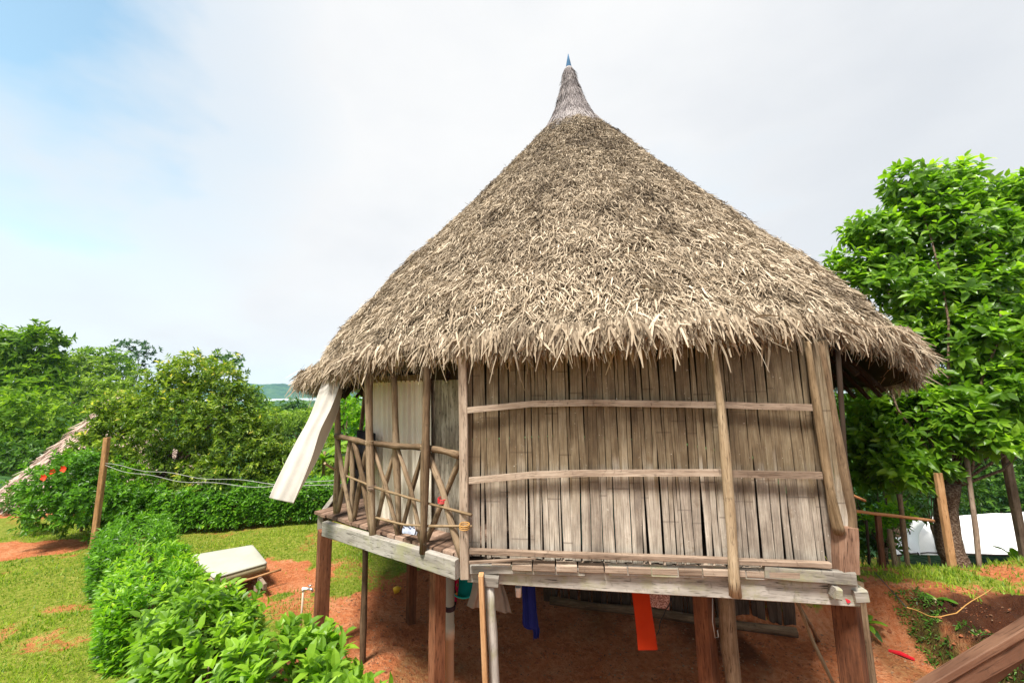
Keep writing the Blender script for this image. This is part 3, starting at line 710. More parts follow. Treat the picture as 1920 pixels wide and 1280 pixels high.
# dull backing inside the front wall, so the chinks read dark rather than as daylight
mb = MB()
n_in = np.array([-(B - A)[1], (B - A)[0]]); n_in = n_in / np.linalg.norm(n_in)
P0 = A + n_in * .35 + (B - A) * .02; P1 = A + n_in * .35 + (B - A) * .5
mb.bar((*(P0 * .45 + P1 * .55), ZF + .25), (*P1, ZF + .25), .5, .02, rnd=.5); mb.build('painted_board', M['tealsheet'], hut)
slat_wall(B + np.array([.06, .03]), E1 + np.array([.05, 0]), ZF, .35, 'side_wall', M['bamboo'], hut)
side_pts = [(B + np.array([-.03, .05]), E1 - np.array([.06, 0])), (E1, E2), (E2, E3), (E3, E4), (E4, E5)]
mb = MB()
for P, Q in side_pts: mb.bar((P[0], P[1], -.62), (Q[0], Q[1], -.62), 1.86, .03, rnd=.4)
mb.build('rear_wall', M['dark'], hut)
AB = lambda px, py, off=0.0: onwall(px, py, A, B, off)
AD = lambda px, py, off=0.0: onwall(px, py, A, D, off)
# battens nailed across the front wall
for pts in ([(876, 769), (1000, 757), (1100, 755), (1345, 759)], [(1358, 759), (1440, 762), (1522, 764)], [(879, 901), (1000, 890), (1100, 887), (1362, 886)], [(1371, 888), (1460, 890), (1541, 891)]):
    mb = MB(); W = [AB(x, y, .085) for x, y in pts]
    rows = []
    for q in W: rows.append([q + np.array([0, -.008, .031]), q + np.array([0, -.010, -.028]), q + np.array([0, .016, -.029]), q + np.array([0, .016, .030])])
    mb.ring(rows); mb.build('batten', M['pink'], front)
# sill strip, deck board ends and the weathered beams along the front
mb = MB(); mb.bar(AB(881, 1033, .09), AB(1368, 1050, .09), .045, .05, segs=4, wob=.004); mb.bar(AB(1378, 1051, .09), AB(1556, 1058, .09), .042, .05, segs=2, wob=.004); mb.build('sill', M['pink'], hut)
xs = [925, 962, 1000, 1042, 1082, 1130, 1172, 1215, 1263, 1307, 1358, 1385, 1421, 1483, 1552]
mb = MB()
for a_, b_ in zip(xs[:-1], xs[1:]):
    ya = np.interp(a_, [880, 1560], [1049, 1067]); yb = np.interp(b_, [880, 1560], [1049, 1067])
    o_ = .075 + rng.uniform(-.01, .02); mb.bar(AB(a_ + 1, ya, o_ - .12), AB(b_ - 1.5, yb, o_ - .12), .058, .28, rnd=rng.uniform())
mb.build('deck_board', M['pink'], hut)
mb = MB(); mb.bar(AB(878, 1073, .01), AB(1602, 1107, .01), .15, .065, segs=6, wob=.004, ch=.08, taper=1.45); mb.build('floor_beam', M['grey'], hut)
mb = MB(); mb.bar(AB(882, 1066, .075), AB(1096, 1072, .07), .085, .04, segs=4, wob=.006, ch=.25, taper=.8); mb.bar(AB(1140, 1067, .06), AB(1435, 1076, .06), .085, .05, segs=4, wob=.004); mb.bar(AB(1432, 1070, .085), AB(1602, 1084, .085), .11, .05, segs=3, wob=.004, ch=.2); mb.build('upper_beam', M['grey'], hut)
mb = MB(); mb.bar(AB(880, 1054, .13), AB(1005, 1046, .12), .025, .03, segs=2, taper=.5); mb.build('split_plank', M['pink'], hut)
mb = MB(); mb.bar(AB(905, 1087, .11), AB(935, 1090, .11), .09, .05); mb.build('cleat', M['grey'], hut)
mb = MB(); mb.bar(AB(1560, 1108, .11), AB(1572, 1110, .11), .09, .10); mb.build('cleat', M['grey'], hut); mb = MB(); mb.bar(AB(1594, 1113, .03), AB(1619, 1112, .03), .10, .12); mb.build('cleat', M['grey'], hut)
# posts up the front wall
def post(name, pts, rad, mat, parent=hut, off=.14, fn=AB, sides=10, wob=.006, flat=None):
    mb = MB(); W = [fn(x, y, off) for x, y in pts]
    if flat: mb.bar(W[0], W[-1], flat[0], flat[1], side=(1, 0, 0), segs=5, wob=.004)
    else: mb.tube(W, rad, sides, wob)
    return mb.build(name, mat, parent, not flat)
post('wall_post', [(1337, 642), (1350, 740), (1364, 900), (1372, 1010), (1379, 1117)], [.030, .036, .042, .047, .044], M['polelight'], off=.15)
post('wall_post', [(1514, 640), (1531, 760), (1546, 860), (1562, 950), (1574, 1000)], [.028, .034, .038, .042, .046], M['polelight'], off=.08)
post('wall_post', [(1537, 640), (1562, 760), (1578, 860), (1596, 960), (1598, 1000)], [.026, .03, .037, .040, .035], M['pole'], off=.03)
post('wall_post', [(1570, 640), (1582, 830), (1590, 940)], [.02, .022, .022], M['dark'], off=-.12)
post('corner_post', [(867, 655), (869, 880), (872, 1083)], None, M['pink'], off=.06, flat=(.085, .07))
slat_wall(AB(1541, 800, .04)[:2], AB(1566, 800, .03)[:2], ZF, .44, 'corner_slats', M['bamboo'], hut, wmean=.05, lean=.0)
mb = MB(); mb.bar(AB(1581, 985, .03), AB(1584, 1069, .03), .17, .14, side=(1, 0, 0), segs=3, wob=.004); mb.build('corner_block', M['cornerw'], hut)

# porch on the left
zf = ZF
adir = (D - A) / np.linalg.norm(D - A); nin = np.array([adir[1], -adir[0]]); nin = nin if nin @ A > 0 else -nin
mb = MB(); Ld = np.linalg.norm(D - A); x = -.02
while x < Ld + .1:                                              # deck boards running inwards
    wd = rng.uniform(.11, .17); c = A + adir * (x + wd / 2); o_ = rng.uniform(.0, .035)
    mb.bar((*(c - nin * (.045 + o_)), zf + rng.uniform(-.004, .004)), (*(c + nin * 1.9), zf), .035, wd - .012, rnd=rng.uniform()); x += wd
mb.build('deck_board', M['deck'], hut)
mb = MB(); mb.bar(AD(858, 1066, .10), AD(609, 990, .10), .17, .075, segs=6, wob=.004, ch=.08); mb.build('floor_beam', M['grey'], hut)
gd = unit(G - D)
mb = MB(); mb.bar((*(D + gd * .0 - .06 * adir * -1), zf - .12), (*(G), zf - .12), .2, .07); mb.build('floor_beam', M['grey'], hut)
rail = None
def pole(name, pts, r, parent=hut, off=.02, mat='pole', wob=.003):
    r = [q * 1.28 for q in r] if isinstance(r, list) else r * (1.3 if name in ('brace', 'rail', 'railing') else 1.0)
    mb = MB(); mb.tube([AD(x, y, off) for x, y in pts], r, 9, wob); return mb.build(name, M[mat], parent, True)
pole('porch_post', [(633, 722), (633, 840), (631, 962)], [.028, .03, .032], off=.0)
pole('porch_post', [(690, 690), (693, 830), (699, 1027)], [.034, .037, .032], off=.10)
pole('porch_post', [(738, 700), (743, 835), (748, 1002)], [.028, .032, .028], off=-.02)
pole('porch_post', [(801, 676), (798, 860), (793, 1037)], [.034, .036, .03], off=.13)
railing = pole('railing', [(630, 817), (660, 823), (690, 831)], .026, off=.05)
for pts in ([(693, 830), (748, 836), (795, 838)], [(799, 838), (830, 845), (862, 853)]): pole('rail', pts, .026, railing, .055)
for pts, r, o_ in (([(632, 822), (644, 900), (661, 985)], .02, .03), ([(656, 826), (648, 890), (634, 957)], .022, .0), ([(660, 828), (661, 900), (658, 980)], .024, -.03),
                   ([(665, 830), (680, 895), (697, 1000)], .024, .05), ([(688, 840), (676, 900), (662, 985)], .022, .0), ([(700, 838), (722, 905), (746, 1003)], .019, .03),
                   ([(742, 842), (722, 910), (702, 1000)], .022, -.01), ([(746, 840), (770, 915), (790, 1015)], .019, .03), ([(793, 848), (775, 910), (751, 1003)], .02, -.01),
                   ([(801, 846), (828, 915), (868, 1052)], .027, .05), ([(862, 860), (832, 935), (798, 1018)], .022, .0)):
    pole('brace', pts, r, railing, o_)
pole('bamboo_rail', [(650, 892), (692, 909), (730, 922), (805, 944), (884, 965)], .013, railing, .09, 'polelight', .002)
pole('bamboo_rail', [(705, 970), (755, 983), (805, 986), (885, 986)], .012, railing, .09, 'polelight', .002)
mb = MB(); mb.tube([AD(628, 880, .1), AD(609, 868, .35)], .014, 7); mb.build('bamboo_rail', M['polelight'], railing)
for px, py, o_, mt_ in ((697, 912, .10, 'pink'), (871, 986, .12, 'cable'), (830, 937, .06, 'red'), (693, 829, .10, 'polelight'), (797, 838, .12, 'polelight')):
    c_ = AD(px, py, o_); mb = MB()
    for dz in (-.016, .0, .016): lathe_ring = [c_ + np.array([.046 * math.cos(q), .046 * math.sin(q), dz + .006 * math.sin(q)]) for q in np.linspace(0, 2 * math.pi, 15)]; mb.tube(lathe_ring, .005, 6)
    mb.build('lashing', M[mt_], railing)
# wall behind the porch: bark board next to the corner post, dark frame, lintel
off_in = -.34
def PW(px, py, o=off_in): return onwall(px, py, A, D, o)
mb = MB()
for a_, b_ in ((806, 828), (828, 862)): 
    c0 = PW((a_ + b_) / 2, 660); c1 = PW((a_ + b_) / 2 + 1, 1010); wd = np.linalg.norm(PW(a_, 800) - PW(b_, 800)); mb.bar(c0, c1, wd, .03, side=(*adir, 0), segs=5, wob=.003)
mb.build('bark_board', M['board'], hut)
mb = MB(); mb.bar(PW(688, 712, off_in + .06), PW(800, 708, off_in + .06), .09, .05); mb.build('lintel', M['pole'], hut)
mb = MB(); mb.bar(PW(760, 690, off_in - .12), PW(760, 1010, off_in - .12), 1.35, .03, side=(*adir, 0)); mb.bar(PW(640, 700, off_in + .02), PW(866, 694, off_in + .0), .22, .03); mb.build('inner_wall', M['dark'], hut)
mb = MB(); mb.bar(PW(687, 715, off_in), PW(676, 812, off_in), .03, .05, side=(*adir, 0)); mb.build('door_frame', M['pole'], hut)

# stilts
def stilt(px, py, Yd, zb, wd, mat='stilt', rnd_=False, ztop=ZF - .20, lean=(0, 0)):
    p = at(px, py, Yd); mb = MB(); q = (p[0] + lean[0], p[1] + lean[1])
    if rnd_: mb.tube([(q[0], q[1], zb - .25), (p[0], p[1], ztop)], wd / 2, 10, .012)
    else:
        mb.bar((q[0], q[1], zb - .25), (p[0], p[1], ztop), wd, wd, side=(adir[0] * .9 + .3, adir[1], 0), ch=.05, segs=4, wob=.002)
    return mb.build('stilt', M[mat], hut, rnd_)
gz = lambda x, y: float(hgt(np.array([x]), np.array([y]))[0])
for px, py, Yd, wd, mt, rn in ((609, 1010, 5.30, .15, 'stilt', 0), (683, 1060, 5.15, .075, 'pole', 1), (772, 1070, 6.3, .12, 'stilt', 0), (820, 1150, 4.45, .135, 'stilt', 0),
                               (1324, 1200, 4.25, .15, 'stilt', 0), (1366, 1200, 4.15, .15, 'pole', 1), (1590, 1170, 3.72, .175, 'stilt', 0), (1619, 1170, 3.74, .07, 'pole', 1)):
    p = at(px, py, Yd); stilt(px, py, Yd, gz(p[0], p[1]), wd, mt, bool(rn), lean=(.03, 0) if rn else (0, 0))
for x, y in ((-1.2, 8.2), (1.2, 7.2), (3.6, 7.6), (0.3, 10.4), (3.0, 11.0), (-2.6, 10.6), (4.9, 9.4)):
    mb = MB(); mb.bar((x, y, gz(x, y) - .2), (x, y, ZF - .2), .15, .15, side=(1, 0, 0)); mb.build('stilt', M['stilt'], hut)
mb = MB(); mb.bar(AB(902, 1076, .16), AB(912, 1330, .16), .045, .09, side=(1, 0, 0)); mb.build('prop_plank', M['fresh'], hut)
mb = MB(); mb.tube([AB(918, 1088, .08), AB(930, 1330, .08)], .045, 9, .006); mb.build('prop_pole', M['grey'], hut, True)
mb = MB()
for i in range(6):
    t = i / 6; mb.bar((*(A + (B - A) * (.08 + t) + n_in * .3), ZF - .15), (*(A + (B - A) * (.08 + t) + n_in * 7), ZF - .15), .12, .07)
mb.build('joists', M['dark'], hut)

# split-bamboo screen on a log under the house
screen = thing('bamboo_screen', onz(1440, 1180, -3.38), 'low dark bamboo screen standing on a log beneath the hut floor', 'screen')
sA = onz(1497, 1188, -3.42); sB = onz(1030, 1128, -3.42)  # left stretch lengthened to block sunlight from behind the hut
slat_wall(sA[:2] * 1.0, sB[:2], -3.40, -1.95, 'slats', M['darkslat'], screen, wmean=.06, gap=.008, lean=.03)
mb = MB(); mb.tube([sA + np.array([-.1, -.12, .09]), sB + np.array([0, -.12, .09])], .06, 9, .03); mb.build('log', M['pole'], screen, True)
mb = MB(); mb.bar(sA + np.array([0, -.03, 0]), sA + np.array([0, -.03, 1.3]), .05, .05); mb.build('end_post', M['polelight'], screen)

# ------------------------------------------------------------------ cloths
def cloth(name, rows, mat, label, cat, group=None, thick=.004, nu=40, folds=0.0, nf=5, sub=10, parent=None):
    """a hanging cloth through pairs (left, right) of edge points from top to bottom, with folds across"""
    Lp = np.array([r[0] for r in rows], float); Rp = np.array([r[1] for r in rows], float); m = len(rows)
    t = np.linspace(0, m - 1, (m - 1) * sub + 1)
    def interp(P):                                            # smooth curve through the rows
        i = np.clip(np.floor(t).astype(int), 0, m - 2); f = (t - i)[:, None]
        p0 = P[np.maximum(i - 1, 0)]; p1 = P[i]; p2 = P[i + 1]; p3 = P[np.minimum(i + 2, m - 1)]
        return .5 * (2 * p1 + (p2 - p0) * f + (2 * p0 - 5 * p1 + 4 * p2 - p3) * f ** 2 + (3 * p1 - p0 - 3 * p2 + p3) * f ** 3)
    l = interp(Lp); r = interp(Rp); u = np.linspace(0, 1, nu)
    P = l[:, None] * (1 - u)[None, :, None] + r[:, None] * u[None, :, None]
    du = unit(r - l); dv = unit(np.gradient((l + r) / 2, axis=0)); n = unit(np.cross(du, dv))
    ph = rng.uniform(0, 6, 4)
    wv = np.sin(u * nf * 6.28 + ph[0])[None] * .6 + np.sin(u * nf * 11.3 + ph[1] + t[:, None] * .5) * .35 + np.sin(u * 3.1 + ph[2] + t[:, None] * 1.1) * .4
    P = P + n[:, None] * (wv * folds)[..., None]
    P2 = P + n[:, None] * thick
    R_, U_ = P.shape[:2]; ii = np.arange(R_ * U_).reshape(R_, U_); q = lambda a: np.stack([a[:-1, :-1], a[:-1, 1:], a[1:, 1:], a[1:, :-1]], -1).reshape(-1, 4)
    F = [q(ii), q(ii + R_ * U_)[:, ::-1]]
    for e in (ii[0], ii[-1], ii[:, 0], ii[:, -1]): F.append(np.stack([e[:-1], e[1:], e[1:] + R_ * U_, e[:-1] + R_ * U_], -1))
    o = link_mesh(name, np_mesh(name, np.concatenate([P.reshape(-1, 3), P2.reshape(-1, 3)]), np.concatenate(F), True), mat, parent)
    if label: tag(o, label, cat, group)
    return o
def rows_px(rs): return [(at(a, b, y0), at(c, d, y1)) for a, b, y0, c, d, y1 in rs]
cur = cloth('blown_curtain', rows_px([(604, 714, 5.02, 640, 714, 5.04), (580, 780, 4.88, 622, 762, 4.90), (556, 826, 4.74, 600, 806, 4.77), (532, 874, 4.60, 585, 852, 4.64), (513, 912, 4.50, 566, 902, 4.53), (504, 933, 4.45, 549, 943, 4.47)]),
            M['curtain'], 'long cream curtain blown outwards from under the left eave', 'curtain', folds=.015, nf=1.25)
cur2 = cloth('curtain_edge', rows_px([(638, 714, 5.05, 644, 720, 5.25), (621, 762, 4.91, 634, 770, 5.15), (599, 806, 4.78, 613, 822, 5.0), (584, 852, 4.65, 592, 868, 4.8), (565, 902, 4.54, 569, 908, 4.6), (548, 943, 4.48, 550, 944, 4.5)]),
             M['curtain_in'], None, None, nu=10, folds=.0, parent=cur)
PWo = lambda x, y, o=off_in: PW(x, y, o)
tag(cloth('curtain', [(PWo(700, 715, -.28), PWo(743, 715, -.28)), (PWo(699, 850, -.27), PWo(745, 850, -.27)), (PWo(703, 985, -.26), PWo(748, 1000, -.26))], M['curtain_in'], None, None, folds=.026, nf=6, nu=90), 'left half of the closed beige curtains behind the crossed porch rails', 'curtain', 'beige curtains hung behind the porch railing')
tag(cloth('curtain', [(PWo(748, 714, -.26), PWo(806, 712, -.26)), (PWo(748, 850, -.25), PWo(807, 850, -.25)), (PWo(750, 1000, -.24), PWo(808, 1016, -.24))], M['curtain_in'], None, None, folds=.028, nf=7, nu=90), 'right half of the closed beige curtains, next to the bark board', 'curtain', 'beige curtains hung behind the porch railing')
tag(cloth('black_bag', [(PWo(672, 806, -.1), PWo(698, 812, -.1)), (PWo(668, 850, -.06), PWo(698, 850, -.06)), (PWo(664, 880, -.08), PWo(694, 886, -.08))], M['black'], None, None, folds=.03, nf=2, thick=.06), 'black cloth bundle hanging behind the left porch braces', 'cloth bundle')
tag(cloth('folded_cloth', [(PWo(757, 985, .05), PWo(776, 985, .05)), (PWo(755, 992, .1), PWo(778, 993, .1)), (PWo(754, 999, .12), PWo(776, 1002, .12))], M['blueclo'], None, None, folds=.02, nf=2, thick=.03), 'pale blue cloth lying at the foot of the porch curtain', 'cloth')
LG = 'washing hung up under the hut floor'
def hang(name, mat, label, cat, rs, **k): return cloth(name, rows_px(rs), M[mat], label, cat, LG, **k)
hang('print_garment', 'print', 'red and black flower-print garment hanging by the beige pipe', 'garment', [(834, 1060, 4.75, 862, 1068, 4.75), (836, 1095, 4.75, 860, 1100, 4.75), (846, 1133, 4.75, 856, 1134, 4.75)], folds=.03, nf=2)
hang('grey_cloth', 'greycloth', 'grey brown cloth hanging in folds behind the pale wooden prop', 'cloth', [(888, 1085, 4.5, 945, 1095, 4.7), (884, 1110, 4.5, 953, 1120, 4.7), (876, 1137, 4.5, 960, 1150, 4.7)], folds=.03, nf=3)
hang('navy_trousers', 'navy', 'dark navy trousers hanging under the middle of the floor', 'trousers', [(978, 1095, 4.6, 1003, 1095, 4.6), (980, 1135, 4.6, 1006, 1140, 4.6), (981, 1172, 4.6, 1010, 1172, 4.6), (998, 1178, 4.62, 1012, 1178, 4.62), (1000, 1198, 4.62, 1010, 1196, 4.62)], folds=.015, nf=2)
hang('orange_cloth', 'orange', 'bright orange cloth hanging beneath the front floor beam', 'cloth', [(1184, 1100, 4.0, 1216, 1100, 4.05), (1190, 1145, 4.0, 1222, 1145, 4.05), (1195, 1190, 4.0, 1229, 1190, 4.05), (1197, 1219, 4.0, 1233, 1217, 4.05)], folds=.006, nf=.8)
hang('speckled_mat', 'rug', 'pink speckled mat hanging beside the orange cloth', 'mat', [(1212, 1105, 4.4, 1256, 1105, 4.4), (1218, 1125, 4.4, 1255, 1128, 4.4), (1219, 1137, 4.4, 1254, 1142, 4.4)], folds=.008, nf=2)
mb = MB(); p0 = at(825, 1060, 4.76); p1 = at(1270, 1096, 4.4); mb.tube([p0, (p0 + p1) / 2 - np.array([0, 0, .03]), p1], .006, 6)
o = mb.build('washing_line', M['blackwire']); tag(o, 'thin dark line strung under the floor holding the washing', 'line')

# teal basin hung by its rim, beige pipe, cup
def lathe(mb, prof, c, axis_=(0, 0, 1), n=28):
    ax = unit(np.array(axis_, float)); ref = np.array([1.0, 0, 0]) if abs(ax[0]) < .8 else np.array([0, 1.0, 0]); u = unit(np.cross(ax, ref)); v = np.cross(ax, u); c = np.asarray(c, float)
    mb.ring([[c + ax * h + r * (u * math.cos(a) + v * math.sin(a)) for a in np.linspace(0, 2 * np.pi, n, endpoint=False)] for r, h in prof])
c = at(869, 1096, 4.95); mb = MB(); lathe(mb, [(.09, 0), (.13, .01), (.17, .11), (.19, .13), (.185, .14), (.165, .12), (.12, .025), (.08, .02)], c, (.15, -.62, .6)); o = mb.build('basin', M['teal'], None, True); tag(o, 'turquoise plastic basin tucked between washing and floor beam', 'basin', None)
px_ = at(843, 1180, 4.72); zb = gz(px_[0], px_[1]); pipe = thing('drain_pipe', (px_[0], px_[1], zb), 'upright beige plastic drain pipe behind the square timber stilt', 'pipe')
mb = MB(); lathe(mb, [(.052, -.05), (.052, .72), (.058, .72), (.058, .86), (.052, .86), (.052, 1.62)], (px_[0], px_[1], zb), n=20); mb.build('tube', M['pvc'], pipe, True)
mb = MB(); lathe(mb, [(.062, 1.02), (.066, 1.03), (.066, 1.06), (.062, 1.07)], (px_[0], px_[1], zb), n=20); mb.build('clamp', M['blacktrim'], pipe, True)
c = at(972, 1108, 4.5); mb = MB(); lathe(mb, [(.03, -.05), (.034, .04), (.036, .05), (.03, .05), (.027, -.04)], c, n=18); o = mb.build('white_cup', M['white'], None, True); tag(o, 'small white cup hanging left of the navy trousers', 'cup')
# sticks
def stick(name, pts, r, mat, label, cat, group=None, wob=.01):
    mb = MB(); mb.tube([np.asarray(p, float) for p in pts], r, 8, wob); o = mb.build(name, M[mat], None, True); return tag(o, label, cat, group)
stick('leaning_stick', [at(1492, 1122, 4.2), at(1520, 1190, 4.25), at(1566, 1290, 4.1)], .017, 'polelight', 'long pale stick leaning from the floor beam to the ground', 'stick')
stick('short_stick', [at(1496, 1128, 4.7), at(1515, 1165, 4.7), onz(1534, 1200, -3.42)], .022, 'pole', 'short dark stick leaning beside the bamboo screen', 'stick')
stick('dangling_rope', [at(1258, 1120, 4.3), at(1246, 1150, 4.3), at(1231, 1190, 4.3)], .006, 'blackwire', 'thin black rope dangling right of the orange cloth', 'rope')
stick('looped_wire', [at(1336, 1120, 4.1), at(1336, 1165, 4.1), at(1341, 1195, 4.1), at(1347, 1193, 4.1), at(1345, 1180, 4.1)], .005, 'wire', 'thin pale wire looped down between the two middle stilts', 'wire', wob=0)
mb = MB(); mb.bar(at(1577, 1104, 3.55), at(1592, 1129, 3.52), .03, .006, side=(1, 0, 0)); o = mb.build('red_tag', M['red']); tag(o, 'red plastic strip caught on the corner stilt', 'plastic strip')
q = hitg(1692, 1232); mb = MB()
pp = [q + np.array([-.08, .10, .015]), q + np.array([0, .02, .03]), q + np.array([.09, -.07, .01])]; mb.ring([[p + np.array([dx * w_, dy * w_, dz]) for dx, dy, dz in ((-.02, -.02, 0), (.02, .02, 0), (.02, .02, .02), (-.02, -.02, .02))] for p, w_ in zip(pp, (.6, 1.2, .5))]); o = mb.build('red_strap', M['red']); tag(o, 'bright red plastic strap lying on the earth beside the bank', 'strap')
q = hitg(738, 1112) - np.array([0, 0, .03]); mb = MB(); lathe(mb, [(.02, 0), (.05, .0), (.055, .05), (.05, .09), (.025, .1), (.02, .13), (.0, .13)], q + np.array([0, 0, .07]), (.8, .3, .25), 16); o = mb.build('yellow_jug', M['yellow'], None, True); tag(o, 'small yellow plastic container lying on the red earth', 'container')
# planks of litter
for px, py, dx, ln, lb in ((1150, 1105, .1, .0, None),):
    pass

# ------------------------------------------------------------------ mattress on its rack, tap
zm = -3.26
mc = [at(355, 1037, 6.72), at(470, 1019, 7.1), at(501, 1052, 6.45), at(402, 1082, 6.0)]
mz = -2.86
mcs = [onz(356, 1040, mz), onz(474, 1020, mz), onz(501, 1053, mz), onz(401, 1081, mz)]
def rounded(poly, z, k, n=5):
    pts = []; P = [np.array(p[:2]) for p in poly]; c = np.mean(P, 0)
    for i, p in enumerate(P):
        a = P[i - 1]; b = P[(i + 1) % 4]; r = .05; p0 = p + unit(a - p) * r; p1 = p + unit(b - p) * r
        for t in np.linspace(0, 1, n): q_ = (1 - t) ** 2 * p0 + 2 * t * (1 - t) * p + t * t * p1; q_ = q_ + unit(q_ - c) * k; pts.append((q_[0], q_[1], z))
    return pts
mat_o = thing('mattress', (*np.mean([m_[:2] for m_ in mcs], 0), mz - .2), 'pale cream foam mattress airing on a low rack of sticks', 'mattress')
mb = MB(); mb.ring([rounded(mcs, mz - .135, -.01), rounded(mcs, mz - .125, .0), rounded(mcs, mz - .09, .012), rounded(mcs, mz - .03, .0)]); mb.build('side', M['foamside'], mat_o, True)
mb = MB(); mb.ring([rounded(mcs, mz - .03, .008), rounded(mcs, mz - .012, .006), rounded(mcs, mz, -.02), rounded(mcs, mz + .004, -.2)]); mb.build('cover', M['foam'], mat_o, True)
rack = thing('drying_rack', (*np.mean([m_[:2] for m_ in mcs], 0), zm), 'low rack of planks and thin poles carrying the mattress', 'rack')
def mpt(u, v, z): 
    p = (np.array(mcs[0]) * (1 - u) * (1 - v) + np.array(mcs[1]) * u * (1 - v) + np.array(mcs[2]) * u * v + np.array(mcs[3]) * (1 - u) * v); return np.array([p[0], p[1], z])
for u in (.08, .86):
    mb = MB(); mb.bar(mpt(u, -.1, mz - .225), mpt(u, 1.32, mz - .245), .05, .09, side=(1, 0, 0)); mb.build('plank', M['pink'], rack)
for v in (.1, .5, .98, 1.08):
    mb = MB(); mb.tube([mpt(-.1, v, mz - .16), mpt(1.06 + (.22 if v > 1 else 0), v, mz - .16)], .018, 8, .006); mb.build('slat_pole', M['fresh' if v > .9 else 'polelight'], rack, True)
for u in (.08, .86):
    for v in (0, 1.0):
        mb = MB(); mb.bar(mpt(u, v, zm - .1), mpt(u, v, mz - .33), .12, .10, side=(1, 0, 0)); mb.build('foot_block', M['pink'], rack)
tp = onz(563, 1192, -3.28); tap = thing('standpipe', tp, 'thin pale standpipe with a tap, standing by the left stilt', 'tap')
hz = at(567, 1103, tp[1])[2]
mb = MB(); mb.tube([tp + np.array([-.005, 0, -.1]), tp + np.array([.008, 0, hz - tp[2]])], .013, 10); mb.build('riser', M['pvc'], tap, True)
top = tp + np.array([.008, 0, hz - tp[2]]); mb = MB(); mb.tube([top + np.array([0, 0, -.03]), top + np.array([0, 0, .012])], .02, 10); mb.tube([top + np.array([-.01, 0, .005]), top + np.array([.07, -.01, 0])], .017, 10); mb.build('elbow', M['white'], tap, True)
mb = MB(); mb.tube([top + np.array([.07, -.01, 0]), top + np.array([.13, -.02, 0]), top + np.array([.14, -.02, -.03])], .015, 10); mb.tube([top + np.array([.10, -.015, .01]), top + np.array([.10, -.015, .045])], .007, 8); mb.tube([top + np.array([.075, -.015, .05]), top + np.array([.125, -.015, .05])], .008, 8); mb.build('valve', M['metal'], tap, True)

# ------------------------------------------------------------------ line post on the left and its wires
pb = at(181, 975, 8.3); pb[2] = gz(pb[0], pb[1]); pt_ = at(201, 820, pb[1]); mb = MB(); mb.bar(pb - np.array([0, 0, .3]), pt_, .10, .08, side=(1, 0, 0), segs=5, wob=.004); o = mb.build('line_post', M['fresh']); tag(o, 'leaning light brown post with wires, standing in the hedge', 'post')
w1 = at(196, 868, pb[1]); e1 = at(512, 908, 5.4)
for k_, (a_, b_, sag) in enumerate(((w1, at(520, 906, 6.0), .05), (w1 - np.array([0, 0, .05]), at(520, 911, 6.0), .10))):
    mb = MB(); P = [a_ + (b_ - a_) * t - np.array([0, 0, sag * 4 * t * (1 - t)]) + np.array([0, 0, .02 * math.sin(t * 17 + k_ * 2)]) for t in np.linspace(0, 1, 22)]; P += [b_ + (at(634, 900 + 8 * k_, 5.33) - b_) * t for t in (.5, 1)]
    mb.tube(P, .004, 5); o = mb.build('clothes_wire', M['wire']); tag(o, ('upper' if k_ == 0 else 'lower, slacker') + ' of two thin wires from the light brown post to the hut', 'wire')

# ------------------------------------------------------------------ hedges and shrubs on the left
def hedge_tips(path, width, h0, h1, density, base=lambda x, y: gz(x, y), lump=.22, ends=True):
    """tips over the rounded top and sides of a hedge that follows a plan path"""
    P = np.array(path); seg = np.linalg.norm(np.diff(P, axis=0), axis=1); cum = np.r_[0, np.cumsum(seg)]; L = cum[-1]
    n = int(L * (width + 2 * h1) * density); s = rng.uniform(0, L, n); pos = np.stack([np.interp(s, cum, P[:, i]) for i in (0, 1)], 1)
    s2 = np.minimum(s + .05, L); s1 = np.maximum(s2 - .1, 0); d = np.stack([np.interp(s2, cum, P[:, i]) - np.interp(s1, cum, P[:, i]) for i in (0, 1)], 1); d = unit(d); nrm = np.stack([d[:, 1], -d[:, 0]], 1)
    a = rng.uniform(-.12, np.pi + .12, n)                    # angle round the section
    c = np.sign(np.cos(a)) * np.abs(np.cos(a)) ** .55; sn = np.where(np.sin(a) > 0, np.abs(np.sin(a)) ** .6, np.sin(a))
    k = 1 - .42 * rng.uniform(0, 1, n) ** 2
    lmp = 1 + lump * (fbm(s * 1.6 + 5, a * 1.3, 91) - .45) * 2 + lump * .6 * (fbm(s * 5, a * 3, 92) - .5) * 2
    w = width / 2 * (np.interp(s, [0, .3, L - .3, L], [.6, 1, 1, .6]) if ends else 1)
    hh = h0 + (h1 - h0) * np.clip(sn, 0, 1) * lmp * k
    low = rng.uniform(0, 1, n) < .45; hh = np.where(low, h0 + (hh - h0) * rng.uniform(0, 1, n), hh)
    off = c * w * k * lmp; off = np.where(low, np.sign(c) * w * (1 - .4 * rng.uniform(0, 1, n) ** 2) * lmp, off)
    zb = hgt(pos[:, 0], pos[:, 1]); p = np.stack([pos[:, 0] + nrm[:, 0] * off, pos[:, 1] + nrm[:, 1] * off, zb + hh], 1)
    ax = np.stack([nrm[:, 0] * c * .8, nrm[:, 1] * c * .8, .35 + np.clip(sn, 0, 1)], 1) + rng.normal(0, .3, (n, 3))
    return p, ax, np.clip(.6 * rng.uniform(0, 1, n) + .35 * fbm(s * 1.2, a, 93) + .1 * (~low), 0, 1)
